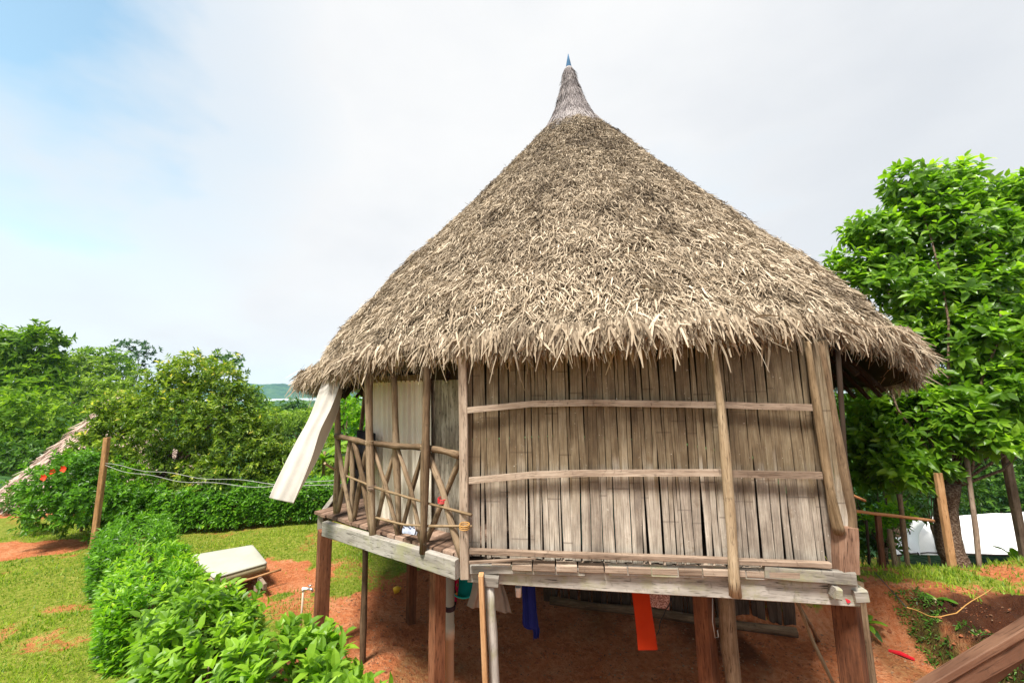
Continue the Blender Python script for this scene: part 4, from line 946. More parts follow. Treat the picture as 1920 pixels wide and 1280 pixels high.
def stems(path, n, h, r, spread=.13):
    mb = MB(); P = np.array(path); seg = np.linalg.norm(np.diff(P, axis=0), axis=1); cum = np.r_[0, np.cumsum(seg)]
    for s in np.linspace(.1, cum[-1] - .1, n):
        x, y = np.interp(s, cum, P[:, 0]) + rng.normal(0, .08), np.interp(s, cum, P[:, 1]) + rng.normal(0, .08); z = gz(x, y)
        for q_ in range(3): limb(mb, (x, y, z - .1), (x + rng.normal(0, spread), y + rng.normal(0, spread), z + h * rng.uniform(.75, 1)), r, r * .4, .08, 5)
    return mb
def hedge(name, path, width, h0, h1, density, mat, leafL, Wr, k, label, fine, nst, cat='hedge', spread=.85, droop=.2, group=None, stem=.09, lump=.22, curl=.3):
    t = thing(name, (path[0][0], path[0][1], gz(*path[0][:2])), label, cat, group)
    tips, ax, r0 = hedge_tips(path, width, h0, h1, density, lump=lump)
    V, F, R = shoots(tips, ax, k, leafL, Wr, spread, droop, fine, stem, rnd0=r0, curl=curl)
    link_mesh('foliage', np_mesh('foliage', V, F, False, R), mat, t)
    stems(path, nst, h1 * .85, .016).build('stems', M['bark'], t, True); return t
HP = lambda px, py, z=-3.25: tuple(onz(px, py, z)[:2])
HGR = 'shrubs of the hedge along the lawn'
hedge('shrub', [(-1.08, 2.38), (-1.6, 3.08), (-2.3, 3.85)], 1.0, .25, 1.12, 135, M['leaf_near'], .145, .55, 7, 'big-leaved bright green shrub closest to us, at the bottom of the hedge row', True, 7, 'shrub', .85, .28, HGR, .13, .27)
hedge('shrub', [(-2.85, 4.05), (-3.45, 4.6), (-4.1, 5.15)], .90, .05, .93, 140, M['leaf_near'], .140, .54, 7, 'dark green rounded shrub just left of the mattress rack', True, 7, 'shrub', .85, .28, HGR, .12, .24)
hedge('shrub', [(-4.45, 5.2), (-5.25, 5.95), (-6.0, 6.65)], .95, .05, .88, 200, M['leaf_yel'], .105, .42, 7, 'yellow-tipped light green shrub in the middle of the hedge row', True, 8, 'shrub', .8, .1, HGR, .1, .14)
hedge('shrub', [(-6.2, 6.75), (-7.0, 7.5), (-7.8, 8.25)], 1.0, .05, .88, 180, M['leaf_mid'], .10, .42, 7, 'mid-green shrub at the far end of the hedge row, before the post', False, 7, 'shrub', .8, .12, HGR, .1, .16)
hedge('hedge', [HP(205, 985), HP(330, 990), HP(450, 985), HP(560, 975), HP(660, 962)], .95, .18, .98, 190, M['leaf_mid'], .115, .5, 6, 'dark green clipped hedge running across behind the mattress', False, 24, spread=.9, droop=.25, lump=.14)
# hibiscus with red flowers
hb = (*HP(150, 992), 0); hbz = gz(hb[0], hb[1])
cl = [pxc(118, 912, 52, 9.2), pxc(165, 890, 40, 9.5), pxc(110, 955, 45, 9.0), pxc(170, 945, 45, 9.1), pxc(215, 955, 42, 9.3, fy=.8), pxc(140, 875, 30, 9.6)]
hib = make_tree('hibiscus', (hb[0], hb[1], hbz), cl, M['leaf_mid'], 'leafy hibiscus shrub with red flowers at the left lawn edge', 'shrub', None, .12, .5, 7, 60, False, .03, spread=.9, part='foliage')
for px, py in ((84, 894), (121, 878), (101, 884)):
    mb = MB(); c = at(px, py, 8.55 if px != 101 else 8.9); 
    for a in np.arange(5) * 1.257: 
        u = np.array([math.cos(a), -.35, math.sin(a)]); s_v = np.array([-math.sin(a), 0, math.cos(a)])
        mb.poly([c, c + u * .035 - s_v * .028, c + u * .07 - s_v * .02 + np.array([0, -.01, 0]), c + u * .07 + s_v * .02, c + u * .035 + s_v * .028])
    mb.build('flower', M['hibred'], hib)
make_tree('flowering_shrub', (*HP(255, 975), gz(*HP(255, 975))), [pxc(235, 905, 38, 10.0), pxc(262, 930, 35, 9.9), pxc(215, 925, 30, 9.8)], M['leaf_yel'], 'yellowish shrub right of the light brown post', 'shrub', None, .11, .45, 7, 45, False, .03, part='foliage')
make_tree('lawn_shrub', (*HP(44, 972), gz(*HP(44, 972))), [pxc(44, 940, 22, 9.7), pxc(66, 948, 20, 9.7)], M['leaf_dark'], 'small dark shrub at the far lawn edge by the second thatched roof', 'shrub', None, .10, .5, 7, 60, False, .025, part='foliage')

# big bushy tree with yellow-green tips
by = 11.0; bb = at(300, 968, by)
cl = [pxc(310, 725, 42, by), pxc(360, 700, 42, by), pxc(410, 715, 40, by), pxc(265, 775, 42, by), pxc(330, 780, 64, by - .4), pxc(410, 800, 58, by - .3), pxc(455, 810, 40, by), pxc(485, 855, 38, by - .2), pxc(440, 870, 52, by - .5),
      pxc(255, 845, 50, by - .2), pxc(205, 825, 44, by + .2), pxc(165, 855, 36, by + .2), pxc(220, 790, 38, by + .2), pxc(345, 850, 50, by - .2), pxc(500, 890, 35, by - .2), pxc(380, 900, 50, by - .3), pxc(210, 880, 40, by + .1), pxc(440, 745, 35, by), pxc(512, 850, 40, by), pxc(500, 800, 30, by + .2), pxc(525, 895, 34, by - .2), pxc(215, 765, 34, by + .1), pxc(165, 895, 34, by)]
make_tree('bushy_tree', (bb[0], bb[1], gz(bb[0], bb[1])), cl, M['leaf_bush'], 'broad rounded tree with yellow-green tips in front of the second thatched roof', 'tree', None,      .140, .44, 7, 40, False, .16, fork=at(320, 890, by), spread=.85, droop=.15, shell=.45)

# second hut with a pale thatched roof, behind the bushy tree
h2y = 14.2; ap = at(222, 742, h2y); ev = at(45, 925, h2y); r2 = (ap[0] - ev[0]) * .90; h2 = thing('far_hut', (ap[0], ap[1], -5.2), 'second hut with a pale pinkish thatched cone roof half hidden by the bushy tree', 'hut')
aa = np.linspace(0, 2 * np.pi, 48, endpoint=False); mb = MB()
prof2 = [(r2 * 1.0, ev[2] - .05), (r2 * .98, ev[2] + .1), (r2 * .55, ev[2] + (ap[2] - ev[2]) * .42), (r2 * .12, ev[2] + (ap[2] - ev[2]) * .86), (.06, ap[2])]
mb.ring([[(ap[0] + r * math.cos(a), ap[1] + r * math.sin(a), z) for a in aa] for r, z in [(r2 * .9, ev[2])] + prof2]); rf2 = mb.build('thatch_roof', M['thatch_pink'], h2, True)
n2 = 12000; a = rng.uniform(0, 2 * np.pi, n2); t = 1 - np.sqrt(rng.uniform(0, 1, n2)); rr = r2 * np.interp(t, [0, .42, .86, 1], [1.0, .56, .13, .03]); zz = ev[2] + .06 + (ap[2] - ev[2]) * t
p = np.stack([ap[0] + rr * np.cos(a), ap[1] + rr * np.sin(a), zz], -1); rad = np.stack([np.cos(a), np.sin(a), np.zeros(n2)], -1)
d = rad * .75 + np.array([0, 0, -.75]) + rng.normal(0, .15, (n2, 3)); V, F, q = strips(p, d, rad + np.array([0, 0, .8]), rng.uniform(.25, .5, n2), rng.uniform(.025, .05, n2), rng.normal(.05, .1, n2), rng.normal(0, .5, n2))
link_mesh('thatch', np_mesh('thatch', V, F, False, np.repeat(rng.uniform(.25, 1, n2), q)), M['thatch_pink'], rf2)
mb = MB(); lathe(mb, [(r2 * .78, -5.0), (r2 * .78, ev[2] + .5)], (ap[0], ap[1], 0), n=32); mb.build('wall', M['darkslat'], h2)
for a_ in np.arange(8) * .785:
    mb = MB(); x, y = ap[0] + r2 * .82 * math.cos(a_), ap[1] + r2 * .82 * math.sin(a_); mb.tube([(x, y, gz(x, y) - .3), (x, y, ev[2] + .4)], .07, 8); mb.build('post', M['pole'], h2, True)
mb = MB(); lathe(mb, [(.09, -.05), (.05, .18), (.02, .3)], ap, n=12); mb.build('roof_tip', M['pink'], h2, True)

# low rail fence at the far lawn edge
fn = thing('rail_fence', onz(5, 965, -3.3), 'low weathered rail fence at the far left edge of the lawn', 'fence')
for px in (-30, 8, 40): 
    q_ = onz(px, 968, -3.27); mb = MB(); mb.tube([q_ - np.array([0, 0, .2]), q_ + np.array([.02, 0, .75])], .04, 8, .01); mb.build('post', M['polelight'], fn, True)
for dz in (.18, .55):
    mb = MB(); mb.tube([onz(-45, 968, -3.27) + np.array([0, 0, dz]), onz(48, 968, -3.27) + np.array([0, 0, dz + .05])], .035, 8, .015); mb.build('rail', M['pink'], fn, True)

# ------------------------------------------------------------------ trees beyond the lawn
TG = 'trees beyond the lawn'
def bgtree(name, mat, label, Yd, circles, leafL, k=5, density=8, fy=.9, ry=None, tr=.25, cat='tree', fork=None, spread=.95, shell=.4, Wr=.5):
    cl = [pxc(px, py, r, Yd + dy, ry=(r * ry if ry else None), fy=fy) for px, py, r, dy in circles]
    x = np.mean([c[0] for c in cl]); y = Yd; return make_tree(name, (x, y, gz(x, y)), cl, M[mat], label, cat, TG, leafL, Wr, k, density, False, tr, fork=fork, spread=spread, shell=shell)
bgtree('tall_tree', 'leaf_far', 'tall bright green tree rising at the left edge of the picture', 24, [(60, 650, 42, 0), (85, 640, 30, 0), (20, 665, 48, 0), (-40, 660, 55, 0), (75, 690, 42, 0), (20, 720, 55, 0), (-50, 730, 60, 0), (100, 700, 30, 0), (60, 745, 45, -1)], .42, 6, 4.5)
bgtree('domed_tree', 'leaf_olive', 'low olive green dome-shaped tree behind the tall left tree', 44, [(130, 690, 34, 0), (165, 692, 34, 0), (105, 695, 26, 0), (195, 700, 20, 0)], .5, 5, 3.5, ry=.72)
bgtree('shade_tree', 'leaf_far', 'darker round tree just left of the umbrella-shaped tree', 47, [(185, 672, 26, 0), (215, 682, 26, 0), (235, 700, 22, 0), (160, 665, 14, 0)], .5, 5, 3)
bgtree('umbrella_tree', 'leaf_blue', 'blue-green umbrella-shaped tree with a thin see-through crown on the skyline', 52, [(250, 646, 26, 0), (280, 655, 18, 0), (232, 652, 16, 0), (262, 672, 30, 0), (228, 672, 14, 0), (250, 690, 24, 0)], .5, 5, 1.6, ry=.42, shell=.6)
bgtree('wide_tree', 'leaf_olive', 'wide yellow-green flat-topped tree above the second roof', 34, [(110, 730, 40, 0), (150, 728, 38, 0), (190, 732, 38, 0), (225, 728, 32, 0), (160, 760, 40, -1), (215, 765, 40, -1)], .42, 5, 4.5, ry=.7)
bgtree('thick_tree', 'leaf_far', 'dense tree of mixed greens behind the second hut, on the left', 20, [(60, 780, 50, 0), (10, 790, 50, 0), (110, 800, 45, 0), (-40, 800, 55, 0), (30, 840, 55, 0), (85, 840, 45, 0)], .30, 6, 7)
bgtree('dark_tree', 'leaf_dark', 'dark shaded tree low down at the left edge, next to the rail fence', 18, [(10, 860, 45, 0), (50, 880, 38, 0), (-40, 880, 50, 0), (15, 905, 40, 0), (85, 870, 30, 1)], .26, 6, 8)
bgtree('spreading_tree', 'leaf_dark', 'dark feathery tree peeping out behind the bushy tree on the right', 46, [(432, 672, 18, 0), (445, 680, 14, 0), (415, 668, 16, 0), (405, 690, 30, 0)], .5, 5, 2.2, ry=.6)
bgtree('valley_tree', 'leaf_far', 'bright green tree seen between the hut and the bushy tree, nearest of those below', 24, [(560, 870, 42, 0), (590, 850, 35, 0), (535, 885, 35, 0), (600, 890, 35, 0), (575, 905, 40, -1)], .32, 6, 6)
bgtree('valley_tree', 'leaf_olive', 'pale olive tree in the valley, below the lake', 40, [(545, 800, 30, 0), (580, 790, 26, 0), (560, 830, 36, 0), (600, 820, 30, 0), (520, 820, 25, 0)], .45, 5, 4)
bgtree('valley_tree', 'leaf_far', 'small pointed green tree standing before the blue hills', 60, [(478, 742, 14, 0), (482, 760, 20, 0), (478, 728, 7, 0), (495, 775, 22, 0)], .55, 5, 3)
bgtree('valley_tree', 'leaf_dark', 'dark blue-green tree just under the lake', 75, [(535, 770, 16, 0), (555, 768, 18, 0), (520, 775, 14, 0), (570, 775, 14, 0)], .7, 5, 2.5)
bgtree('porch_tree', 'leaf_yel', 'light green tree seen through the open porch corner', 19, [(655, 770, 30, 0), (690, 790, 30, 0), (640, 815, 34, 0), (680, 835, 34, 0), (650, 745, 20, 0), (720, 760, 40, 0)], .28, 6, 7)
bgtree('porch_tree', 'leaf_olive', 'grey-green tree below the light one, behind the porch railing', 16, [(620, 850, 34, 0), (650, 870, 34, 0), (690, 880, 40, 0), (630, 900, 36, 0)], .26, 6, 7)

# banana plant beyond the hedge
def banana(name, base, n, H, L, label, mat='leaf_tree', cat='plant', group=None, wid=.26, tilt=.5):
    t = thing(name, base, label, cat, group); base = np.asarray(base, float); mb = MB(); mb.tube([base - np.array([0, 0, .1]), base + np.array([.03, 0, H])], [.07, .04], 8, .01); mb.build('stem', M['polelight'], t, True)
    VV = []; FF = []; RR = []; o = 0
    for i in range(n):
        a = i * 2.4 + rng.uniform(-.3, .3); el = tilt + rng.uniform(-.25, .35); u = np.array([math.cos(a) * math.cos(el), math.sin(a) * math.cos(el), math.sin(el)]); s = np.array([-math.sin(a), math.cos(a), 0]); up_ = np.cross(s, u) * -1
        l = L * rng.uniform(.7, 1.1); p0 = base + np.array([.03, 0, H * rng.uniform(.8, 1)]); rows = 12; r = rng.uniform()
        for k_ in range(rows + 1):
            f = k_ / rows; c = p0 + u * l * f - np.array([0, 0, l * .55 * f * f]); w_ = l * wid * max(math.sin(math.pi * min(1, .04 + f * .97)), 0) ** .6 * .5
            if k_ in (5, 8): w_ *= .8
            VV += [c - s * w_ - np.array([0, 0, w_ * .35]), c, c + s * w_ - np.array([0, 0, w_ * .35])]; RR += [r + .1, r - .1, r + .1]
        for k_ in range(rows):
            b = o + k_ * 3; FF += [(b, b + 1, b + 4, b + 3), (b + 1, b + 2, b + 5, b + 4)]
        o += (rows + 1) * 3
    link_mesh('leaves', np_mesh('leaves', VV, FF, True, np.clip(RR, 0, 1)), M[mat], t); return t
q_ = at(605, 890, 12.5); banana('banana_plant', (q_[0], q_[1], gz(q_[0], q_[1])), 9, 1.6, 1.5, 'banana plant with broad leaves beyond the hedge, left of the porch')
# ------------------------------------------------------------------ right side: fence posts, rail, tarp, tree, undergrowth
FG = 'slim fence posts on the right terrace'
def fpost(x0, y0, x1, y1, wd, label, mat='pink', sq=True, Yd=None, zt=-3.0):
    b = onz(x1, y1, zt) if Yd is None else at(x1, y1, Yd); b = np.array([b[0], b[1], gz(b[0], b[1])]); t = at(x0, y0, b[1]); mb = MB()
    if sq: mb.bar(b - np.array([0, 0, .3]), t, wd, wd * .6, side=(1, 0, 0), segs=3, wob=.003)
    else: mb.tube([b - np.array([0, 0, .3]), t], wd / 2, 8, .008)
    o = mb.build('fence_post', M[mat], None, not sq); return tag(o, label, 'fence post', FG)
fpost(1686, 926, 1702, 1062, .075, 'thin dark fence post at the left edge of the white tarp', 'pole', False)
fpost(1758, 886, 1786, 1062, .11, 'flat light brown fence post leaning against the tree trunk', 'fresh')
fpost(1811, 848, 1836, 1062, .07, 'tall thin fence post just right of the tree trunk', 'pink', False)
fpost(1876, 804, 1922, 1042, .13, 'thick grey-brown fence post at the right edge, the tallest', 'pink')
fpost(1645, 960, 1654, 1066, .085, 'square brown post under the end of the orange pole', 'stilt', True)
fpost(1668, 992, 1679, 1056, .08, 'short stout post between the orange pole and the tarp', 'pole', False)
fpost(1624, 975, 1628, 1052, .04, 'thin dark stake closest to the corner of the hut', 'dark', False)
stick('fence_pole', [at(1592, 956, 5.6), at(1680, 967, 5.75), at(1750, 976, 5.9)], .022, 'orange_rail', 'thin orange pole tied across the fence posts', 'pole', None, .004)
stick('peeling_strip', [at(1588, 922, 4.0), at(1605, 931, 4.0), at(1622, 938, 4.05)], .012, 'orange_rail', 'curled orange strip of bark at the corner of the hut', 'bark strip', None, 0)
# tarp shelter
tarp = thing('tarp_shelter', (*at(1790, 1040, 13.5)[:2], -6.3), 'white tarpaulin shelter beyond the fence posts', 'shelter')
Lq = lambda rs: rows_px(rs)
cloth('tarp', Lq([(1715, 970, 15.6, 1990, 956, 15.8), (1700, 990, 14.6, 1990, 985, 14.8), (1684, 1015, 13.6, 1992, 1015, 13.7), (1676, 1040, 12.9, 1995, 1040, 13.1)]), M['tarp'], None, None, folds=.02, nf=3, parent=tarp, nu=60)
cloth('tarp_flap', Lq([(1712, 973, 15.5, 1742, 970, 14.0), (1690, 1005, 14.6, 1722, 1000, 13.4), (1672, 1004, 14.0, 1726, 1040, 12.8)]), M['tarp'], None, None, folds=.03, nf=1, parent=tarp)
mb = MB(); mb.tube([at(1676, 1041, 12.88), at(1740, 1036, 12.9), at(1995, 1041, 13.08)], .02, 6, .02); mb.build('dark_hem', M['blacktrim'], tarp, True)
for px in (1684, 1740, 1830, 1930):
    p0 = at(px, 1034, 13.1); p1 = p0; mb = MB(); mb.tube([(p0[0], p0[1], gz(p0[0], p0[1]) - .2), p0], .03, 7); mb.build('leg', M['pole'], tarp, True)
for px, q1 in ((1700, 1722), (1745, 1760)):
    mb = MB(); mb.tube([at(px, 984, 14.75), at(q1, 1039, 12.86)], .02, 6); mb.build('seam_rope', M['blackwire'], tarp, True)
# the big broad-leaved tree
ty = 7.0; tb = onz(1802, 1050, -3.05)
fk = at(1782, 905, ty + .1)
cl = [pxc(1700, 345, 40, 7.9), pxc(1790, 350, 46, 7.9), pxc(1745, 385, 55, 7.8), pxc(1890, 372, 50, 7.8), pxc(1630, 432, 42, 8.2), pxc(1690, 440, 60, 7.9), pxc(1770, 455, 66, 7.6), pxc(1860, 450, 66, 7.5), pxc(1602, 500, 42, 8.3), pxc(1660, 530, 60, 8.0), pxc(1740, 545, 70, 7.6),
      pxc(1830, 550, 72, 7.3), pxc(1910, 520, 66, 7.4), pxc(1960, 420, 60, 7.6), pxc(1720, 620, 55, 7.6), pxc(1800, 640, 70, 7.2), pxc(1890, 640, 75, 7.0), pxc(1960, 620, 80, 7.2), pxc(1840, 730, 62, 6.9), pxc(1920, 740, 70, 6.9), pxc(1775, 740, 45, 7.2), pxc(1860, 820, 48, 6.7), pxc(1800, 800, 40, 6.9), pxc(1700, 800, 42, 7.6), pxc(1740, 860, 40, 7.2), pxc(1640, 810, 44, 8.0), pxc(1665, 870, 42, 7.6), pxc(1625, 890, 36, 8.0), pxc(1690, 895, 34, 7.3), pxc(1640, 760, 40, 8.2), pxc(1610, 840, 36, 8.1), pxc(1720, 745, 44, 7.7)]
make_tree('broadleaf_tree', (tb[0], tb[1], gz(tb[0], tb[1])), cl, M['leaf_tree'], 'large bright green broad-leaved tree behind the right side of the hut', 'tree', None,   .225, .50, 7, 27, True, .17, fork=fk, spread=.95, droop=.25, shell=.55, twigs=60, stem=.14)
UG = 'dark undergrowth behind the fence posts'
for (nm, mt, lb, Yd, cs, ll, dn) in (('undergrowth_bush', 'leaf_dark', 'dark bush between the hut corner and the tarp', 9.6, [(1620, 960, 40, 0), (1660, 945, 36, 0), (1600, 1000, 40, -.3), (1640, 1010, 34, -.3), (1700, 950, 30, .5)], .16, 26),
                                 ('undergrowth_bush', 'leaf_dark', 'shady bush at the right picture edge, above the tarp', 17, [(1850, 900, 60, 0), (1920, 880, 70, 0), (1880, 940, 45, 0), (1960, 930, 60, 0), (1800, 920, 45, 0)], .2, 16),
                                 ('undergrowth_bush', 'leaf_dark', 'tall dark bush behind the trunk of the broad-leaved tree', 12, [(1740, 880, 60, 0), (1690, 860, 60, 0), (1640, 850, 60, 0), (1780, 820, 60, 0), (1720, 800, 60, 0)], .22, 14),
                                 ('undergrowth_bush', 'leaf_tree', 'bright green shrub filling the gap between the hut corner and the tree trunk', 8.7, [(1615, 830, 34, 0), (1655, 800, 36, 0), (1700, 845, 38, 0), (1645, 885, 36, 0), (1735, 880, 30, .3), (1600, 780, 24, .4)], .2, 26),
                                 ('undergrowth_bush', 'leaf_yel', 'light green bush low behind the orange pole', 8.4, [(1660, 965, 22, 0), (1640, 980, 20, 0), (1690, 962, 16, .3)], .13, 50)):
    cl2 = [pxc(a_, b_, r_, Yd + d_) for a_, b_, r_, d_ in cs]; x, y = cl2[0][0], cl2[0][1]
    make_tree(nm, (x, y, gz(x, y)), cl2, M[mt], lb, 'bush', UG, ll, .48, 6, dn, False, .05, part='foliage')
BG = 'trees behind the broad-leaved tree'
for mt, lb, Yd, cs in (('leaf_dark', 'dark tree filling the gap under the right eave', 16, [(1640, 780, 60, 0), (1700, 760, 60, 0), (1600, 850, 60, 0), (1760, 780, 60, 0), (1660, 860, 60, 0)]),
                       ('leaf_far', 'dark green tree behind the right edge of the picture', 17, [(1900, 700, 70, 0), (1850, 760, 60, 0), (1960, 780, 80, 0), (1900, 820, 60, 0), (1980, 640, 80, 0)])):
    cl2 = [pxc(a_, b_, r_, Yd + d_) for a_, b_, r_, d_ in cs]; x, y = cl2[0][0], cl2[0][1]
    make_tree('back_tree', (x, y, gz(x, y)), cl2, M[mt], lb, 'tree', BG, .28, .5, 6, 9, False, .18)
q_ = at(1898, 1000, 7.6); banana('young_banana', (q_[0], q_[1], gz(q_[0], q_[1])), 5, .5, .65, 'young banana plant with upright leaves in front of the tarp', tilt=1.1)
for px, py, Yd, n, H, L, lb in ((1752, 1128, 5.2, 8, .06, .38, 'broad-leaved seedling on the edge of the earth bank'), (1622, 1180, 4.6, 11, .12, .30, 'low dark leafy plant beside the corner stilt')):
    q_ = hitg(px, py); banana('leafy_plant', (q_[0], q_[1], q_[2] - .02), n, H, L, lb, 'leaf_mid', 'plant', None, .3, .45)
# hanging cable and line
stick('yellow_cable', [at(1700, 1138, 4.6) , at(1730, 1148, 4.7), at(1762, 1154, 4.7), at(1795, 1149, 4.75), at(1830, 1125, 4.85), at(1862, 1100, 5.1)], .0045, 'cable', 'yellow cable sagging across the dark earth bank', 'cable', None, .02)
stick('thin_line', [at(1640, 1072, 5.4), at(1670, 1105, 5.0), at(1700, 1138, 4.6)], .005, 'blackwire', 'thin dark line running down from the posts to the yellow cable', 'line', None, 0)

# handrail of the next house, bottom right
hr = thing('handrail', (3.0, 1.5, -3.3), 'brown wooden handrail in the bottom right corner', 'handrail')
h0 = at(1690, 1312, 2.3); h1 = at(1990, 1133, 1.95)
hu = unit(h1 - h0); hp = unit(np.cross(hu, np.array([0, 0, 1.0])))
mb = MB(); mb.bar(h0, h1, .030, .085, side=(0, 0, 1), ch=.15, segs=4, wob=.0008); mb.build('top_rail', M['handrail'], hr)
mb = MB(); mb.bar(h0 + np.array([.0, .0, -.055]) + hp * .012, h1 + np.array([0, 0, -.055]) + hp * .012, .075, .035, side=(0, 0, 1), ch=.12, segs=4, wob=.0008); mb.build('side_board', M['handrail'], hr)
dn = np.array([0, 0, -.20]); mb = MB(); mb.bar(h0 + dn, h1 + dn + np.array([0, .12, 0]), .07, .035, side=(0, 0, 1), segs=3); mb.build('lower_rail', M['handrail'], hr)
for t in (-.05, 1.05):
    p = h0 + (h1 - h0) * t; mb = MB(); mb.bar((p[0] + hp[0] * -.05, p[1] + hp[1] * -.05, gz(p[0], p[1]) - .2), (p[0] + hp[0] * -.05, p[1] + hp[1] * -.05, p[2] - .02), .08, .08, side=(1, 0, 0)); mb.build('post', M['handrail'], hr)

# ------------------------------------------------------------------ ground cover: grass, litter, far forest
def scatter(n, x0, x1, y0, y1): return rng.uniform(x0, x1, n), rng.uniform(y0, y1, n)
xs_, ys_ = scatter(520000, -12, 10.5, 3.0, 12)
den = np.clip(5.5 / np.hypot(xs_, ys_), .25, 1.2)
front_ = np.abs(np.arctan2(xs_, ys_)) < RAD(57)
kp = (rng.uniform(0, 1, len(xs_)) < cover(xs_, ys_) ** 1.4 * den * .95) & front_ & (rng.uniform(0, 1, len(xs_)) < .35 + .65 * smooth(fbm(xs_ * 2.2, ys_ * 2.2, 55), .35, .6))
xs_, ys_ = xs_[kp], ys_[kp]; n = len(xs_); zs_ = hgt(xs_, ys_)
rgt = xs_ > 3; tall = np.where(rgt, 1.7, 1.0) * (1 + .6 * smooth(fbm(xs_ * .9, ys_ * .9, 57), .55, .75))
h_ = rng.uniform(.018, .046, n) * tall; a = rng.uniform(0, 2 * np.pi, n); ln = np.stack([np.cos(a), np.sin(a)], 1) * (h_ * rng.uniform(.2, 1.1, n))[:, None]; wv = np.stack([-np.sin(a), np.cos(a)], 1) * (rng.uniform(.003, .007, n) * np.clip(np.hypot(xs_, ys_) / 5, 1, 2))[:, None]
b0 = np.stack([xs_ - wv[:, 0], ys_ - wv[:, 1], zs_ - .01], 1); b1 = np.stack([xs_ + wv[:, 0], ys_ + wv[:, 1], zs_ - .01], 1); tp_ = np.stack([xs_ + ln[:, 0], ys_ + ln[:, 1], zs_ + h_], 1)
V = np.stack([b0, b1, tp_], 1).reshape(-1, 3); F = np.arange(n * 3).reshape(-1, 3); rv = np.clip(.7 * rng.uniform(0, 1, n) + .5 * (fbm(xs_ * 1.1, ys_ * 1.1, 58) - .3), 0, 1)
grass = link_mesh('grass', np_mesh('grass', V, F, False, np.repeat(rv, 3)), M['grassblade']); tag(grass, 'short green grass growing over the lawn and the terrace', 'grass', None, 'stuff')
# moss and weeds on the bank
def litter(name, n, region, size, mat, label, cat, flat=True):
    x, y = region(n); z = hgt(x, y); d = np.stack([*unit(rng.normal(size=(len(x), 2))).T, rng.uniform(-.1, .25, len(x))], 1); p = np.stack([x, y, z + .006], 1)
    L = rng.uniform(*size, len(x)); V, F, q = leaves_coarse(p, d, np.tile([[0, 0, 1.0]], (len(x), 1)) + rng.normal(0, .4, (len(x), 3)), L, L * rng.uniform(.25, .6, len(x)))
    o = link_mesh(name, np_mesh(name, V, F, False, np.repeat(rng.uniform(0, 1, len(x)), q)), M[mat]); return tag(o, label, cat, None, 'stuff')
def reg_dirt(n):
    x, y = scatter(n, -3, 6.5, 3.6, 9); k_ = cover(x, y) < .3; return x[k_], y[k_]
litter('leaf_litter', 9000, reg_dirt, (.010, .045), 'litterleaf', 'dry leaf scraps and chips scattered on the bare red earth', 'litter')
xp_, yp_ = reg_dirt(7000); np_ = len(xp_); rp_ = rng.uniform(.004, .012, np_) * (1 + 2.2 * (rng.uniform(0, 1, np_) < .12)); oc = np.array([[1, 0, 0], [-1, 0, 0], [0, 1, 0], [0, -1, 0], [0, 0, 1], [0, 0, -1]], float)
V = np.stack([xp_, yp_, hgt(xp_, yp_)], 1)[:, None] + oc[None] * (rp_[:, None, None] * rng.uniform(.6, 1.4, (np_, 6, 3)) * np.array([1, 1, .7])); tr_ = np.array([[0, 2, 4], [2, 1, 4], [1, 3, 4], [3, 0, 4], [2, 0, 5], [1, 2, 5], [3, 1, 5], [0, 3, 5]])
M['clod'] = plain('earth_clod', (.24, .085, .04), .95, .1, .5, 3)
tag(link_mesh('earth_clods', np_mesh('earth_clods', V.reshape(-1, 3), (np.arange(np_)[:, None, None] * 6 + tr_[None]).reshape(-1, 3)), M['clod']), 'small clods and stones on the bare red earth', 'clods', None, 'stuff')
def reg_bank(n):
    x, y = scatter(n, 3.5, 7, 3.6, 6.2); t, d = bank_in(x, y); k_ = (d > .02) & (t < .9) & (fbm(x * 3, y * 3, 31) > .42) & (d < .5); return x[k_], y[k_]
bx, by_ = reg_bank(4600); tips = np.stack([bx, by_, hgt(bx, by_) + .01], 1)
V, F, R = shoots(tips, np.tile([[-.4, -.5, .8]], (len(bx), 1)) + rng.normal(0, .4, (len(bx), 3)), 4, .055, .35, 1.0, .3, False, .02)
tag(link_mesh('bank_weeds', np_mesh('bank_weeds', V, F, False, R), M['leaf_dark']), 'dark moss and small weeds on the face of the earth bank', 'weeds', None, 'stuff')
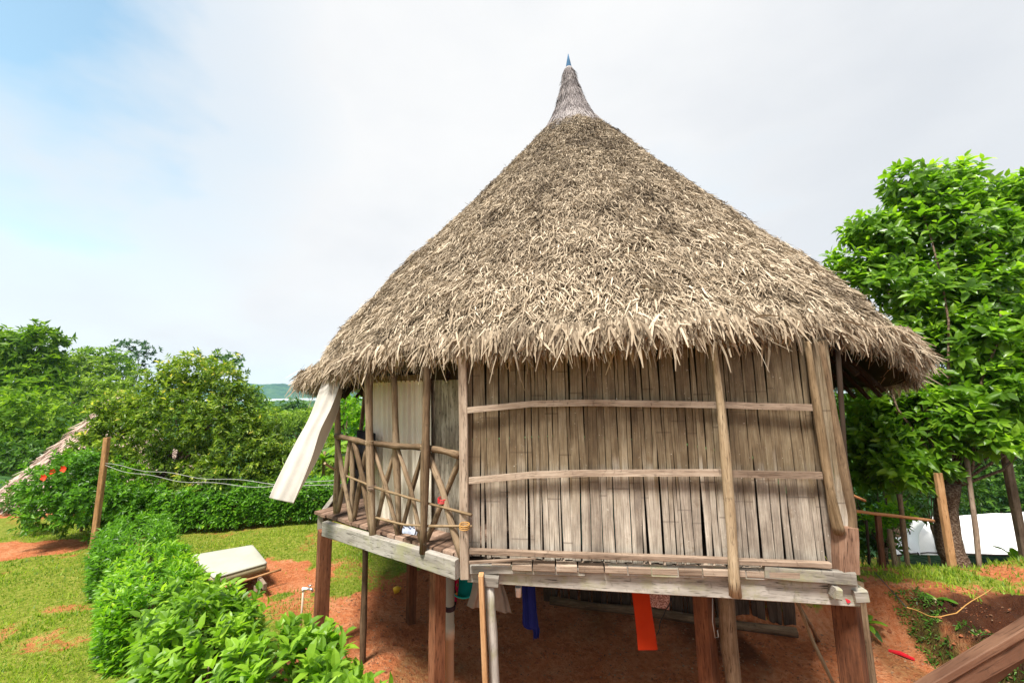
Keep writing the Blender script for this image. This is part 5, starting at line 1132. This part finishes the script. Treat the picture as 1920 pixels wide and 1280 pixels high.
# woodland over the valley and slopes
nf = 1500; th = rng.uniform(RAD(-62), RAD(62), nf); r = 55 * (820 / 55) ** rng.uniform(0, 1, nf) ** .8; x = r * np.sin(th); y = r * np.cos(th); z = hgt(x, y)
keepf = ~((y > 750)); x, y, z, r = x[keepf], y[keepf], z[keepf], r[keepf]
lowmask = (np.arctan2(x, y) > RAD(-36)) ; hh = np.where(lowmask, rng.uniform(2.0, 5.0, len(x)), rng.uniform(2, 5, len(x)))
hh = np.minimum(hh, np.maximum(-z - .4 - .004 * r, 1.2)) * np.where(lowmask, 1, 1.0)
clf = [(x[i], y[i], z[i] + hh[i] * .45, hh[i] * rng.uniform(.6, .95), hh[i] * rng.uniform(.6, .95), hh[i] * .55) for i in range(len(x))]
T = []; Ax = []; R0 = []; LL = []
for i, c in enumerate(clf):
    m = int(np.clip(150 * (60 / r[i]) ** .4, 40, 150)); d = rsphere(m); d[:, 2] = np.abs(d[:, 2]) * 1.0 - .15
    T.append(np.array(c[:3]) + d * np.array(c[3:6]) * (1 - .25 * rng.uniform(0, 1, (m, 1)) ** 2 + .1 * rng.normal(size=(m, 1)))); Ax.append(d + np.array([0, 0, .4])); R0.append(np.clip(rng.uniform() * .6 + .4 * rng.uniform(0, 1, m), 0, 1)); LL.append(np.full(m, c[3] * .30))
T = np.concatenate(T); Ax = np.concatenate(Ax); R0 = np.concatenate(R0); LL = np.concatenate(LL)
d_ = unit(np.cross(unit(Ax), rsphere(len(T)))) + np.array([0, 0, -.25]); V, F, q = leaves_coarse(T - d_ * LL[:, None] * .5, d_, Ax + rng.normal(0, .3, T.shape), LL, LL * .7)
tag(link_mesh('far_forest', np_mesh('far_forest', V, F, False, np.repeat(R0, q)), M['leaf_far']), 'green woodland covering the valley down to the lake', 'woodland', None, 'stuff')

# ------------------------------------------------------------------ haze over the valley
mb = MB(); mb.slab([(-1660, -1660), (1660, -1660), (1660, 1660), (-1660, 1660)], -30, 95)
hm = bpy.data.materials.new('haze'); hm.use_nodes = True; hm.node_tree.nodes.clear()
ho = hm.node_tree.nodes.new('ShaderNodeOutputMaterial'); hv = hm.node_tree.nodes.new('ShaderNodeVolumePrincipled'); hm.node_tree.links.new(hv.outputs[0], ho.inputs['Volume'])
hv.inputs['Color'].default_value = (.42, .68, 1, 1); hv.inputs['Density'].default_value = .0002
haze = mb.build('haze', hm); tag(haze, 'pale blue haze in the air over the valley', 'haze', None, 'stuff')
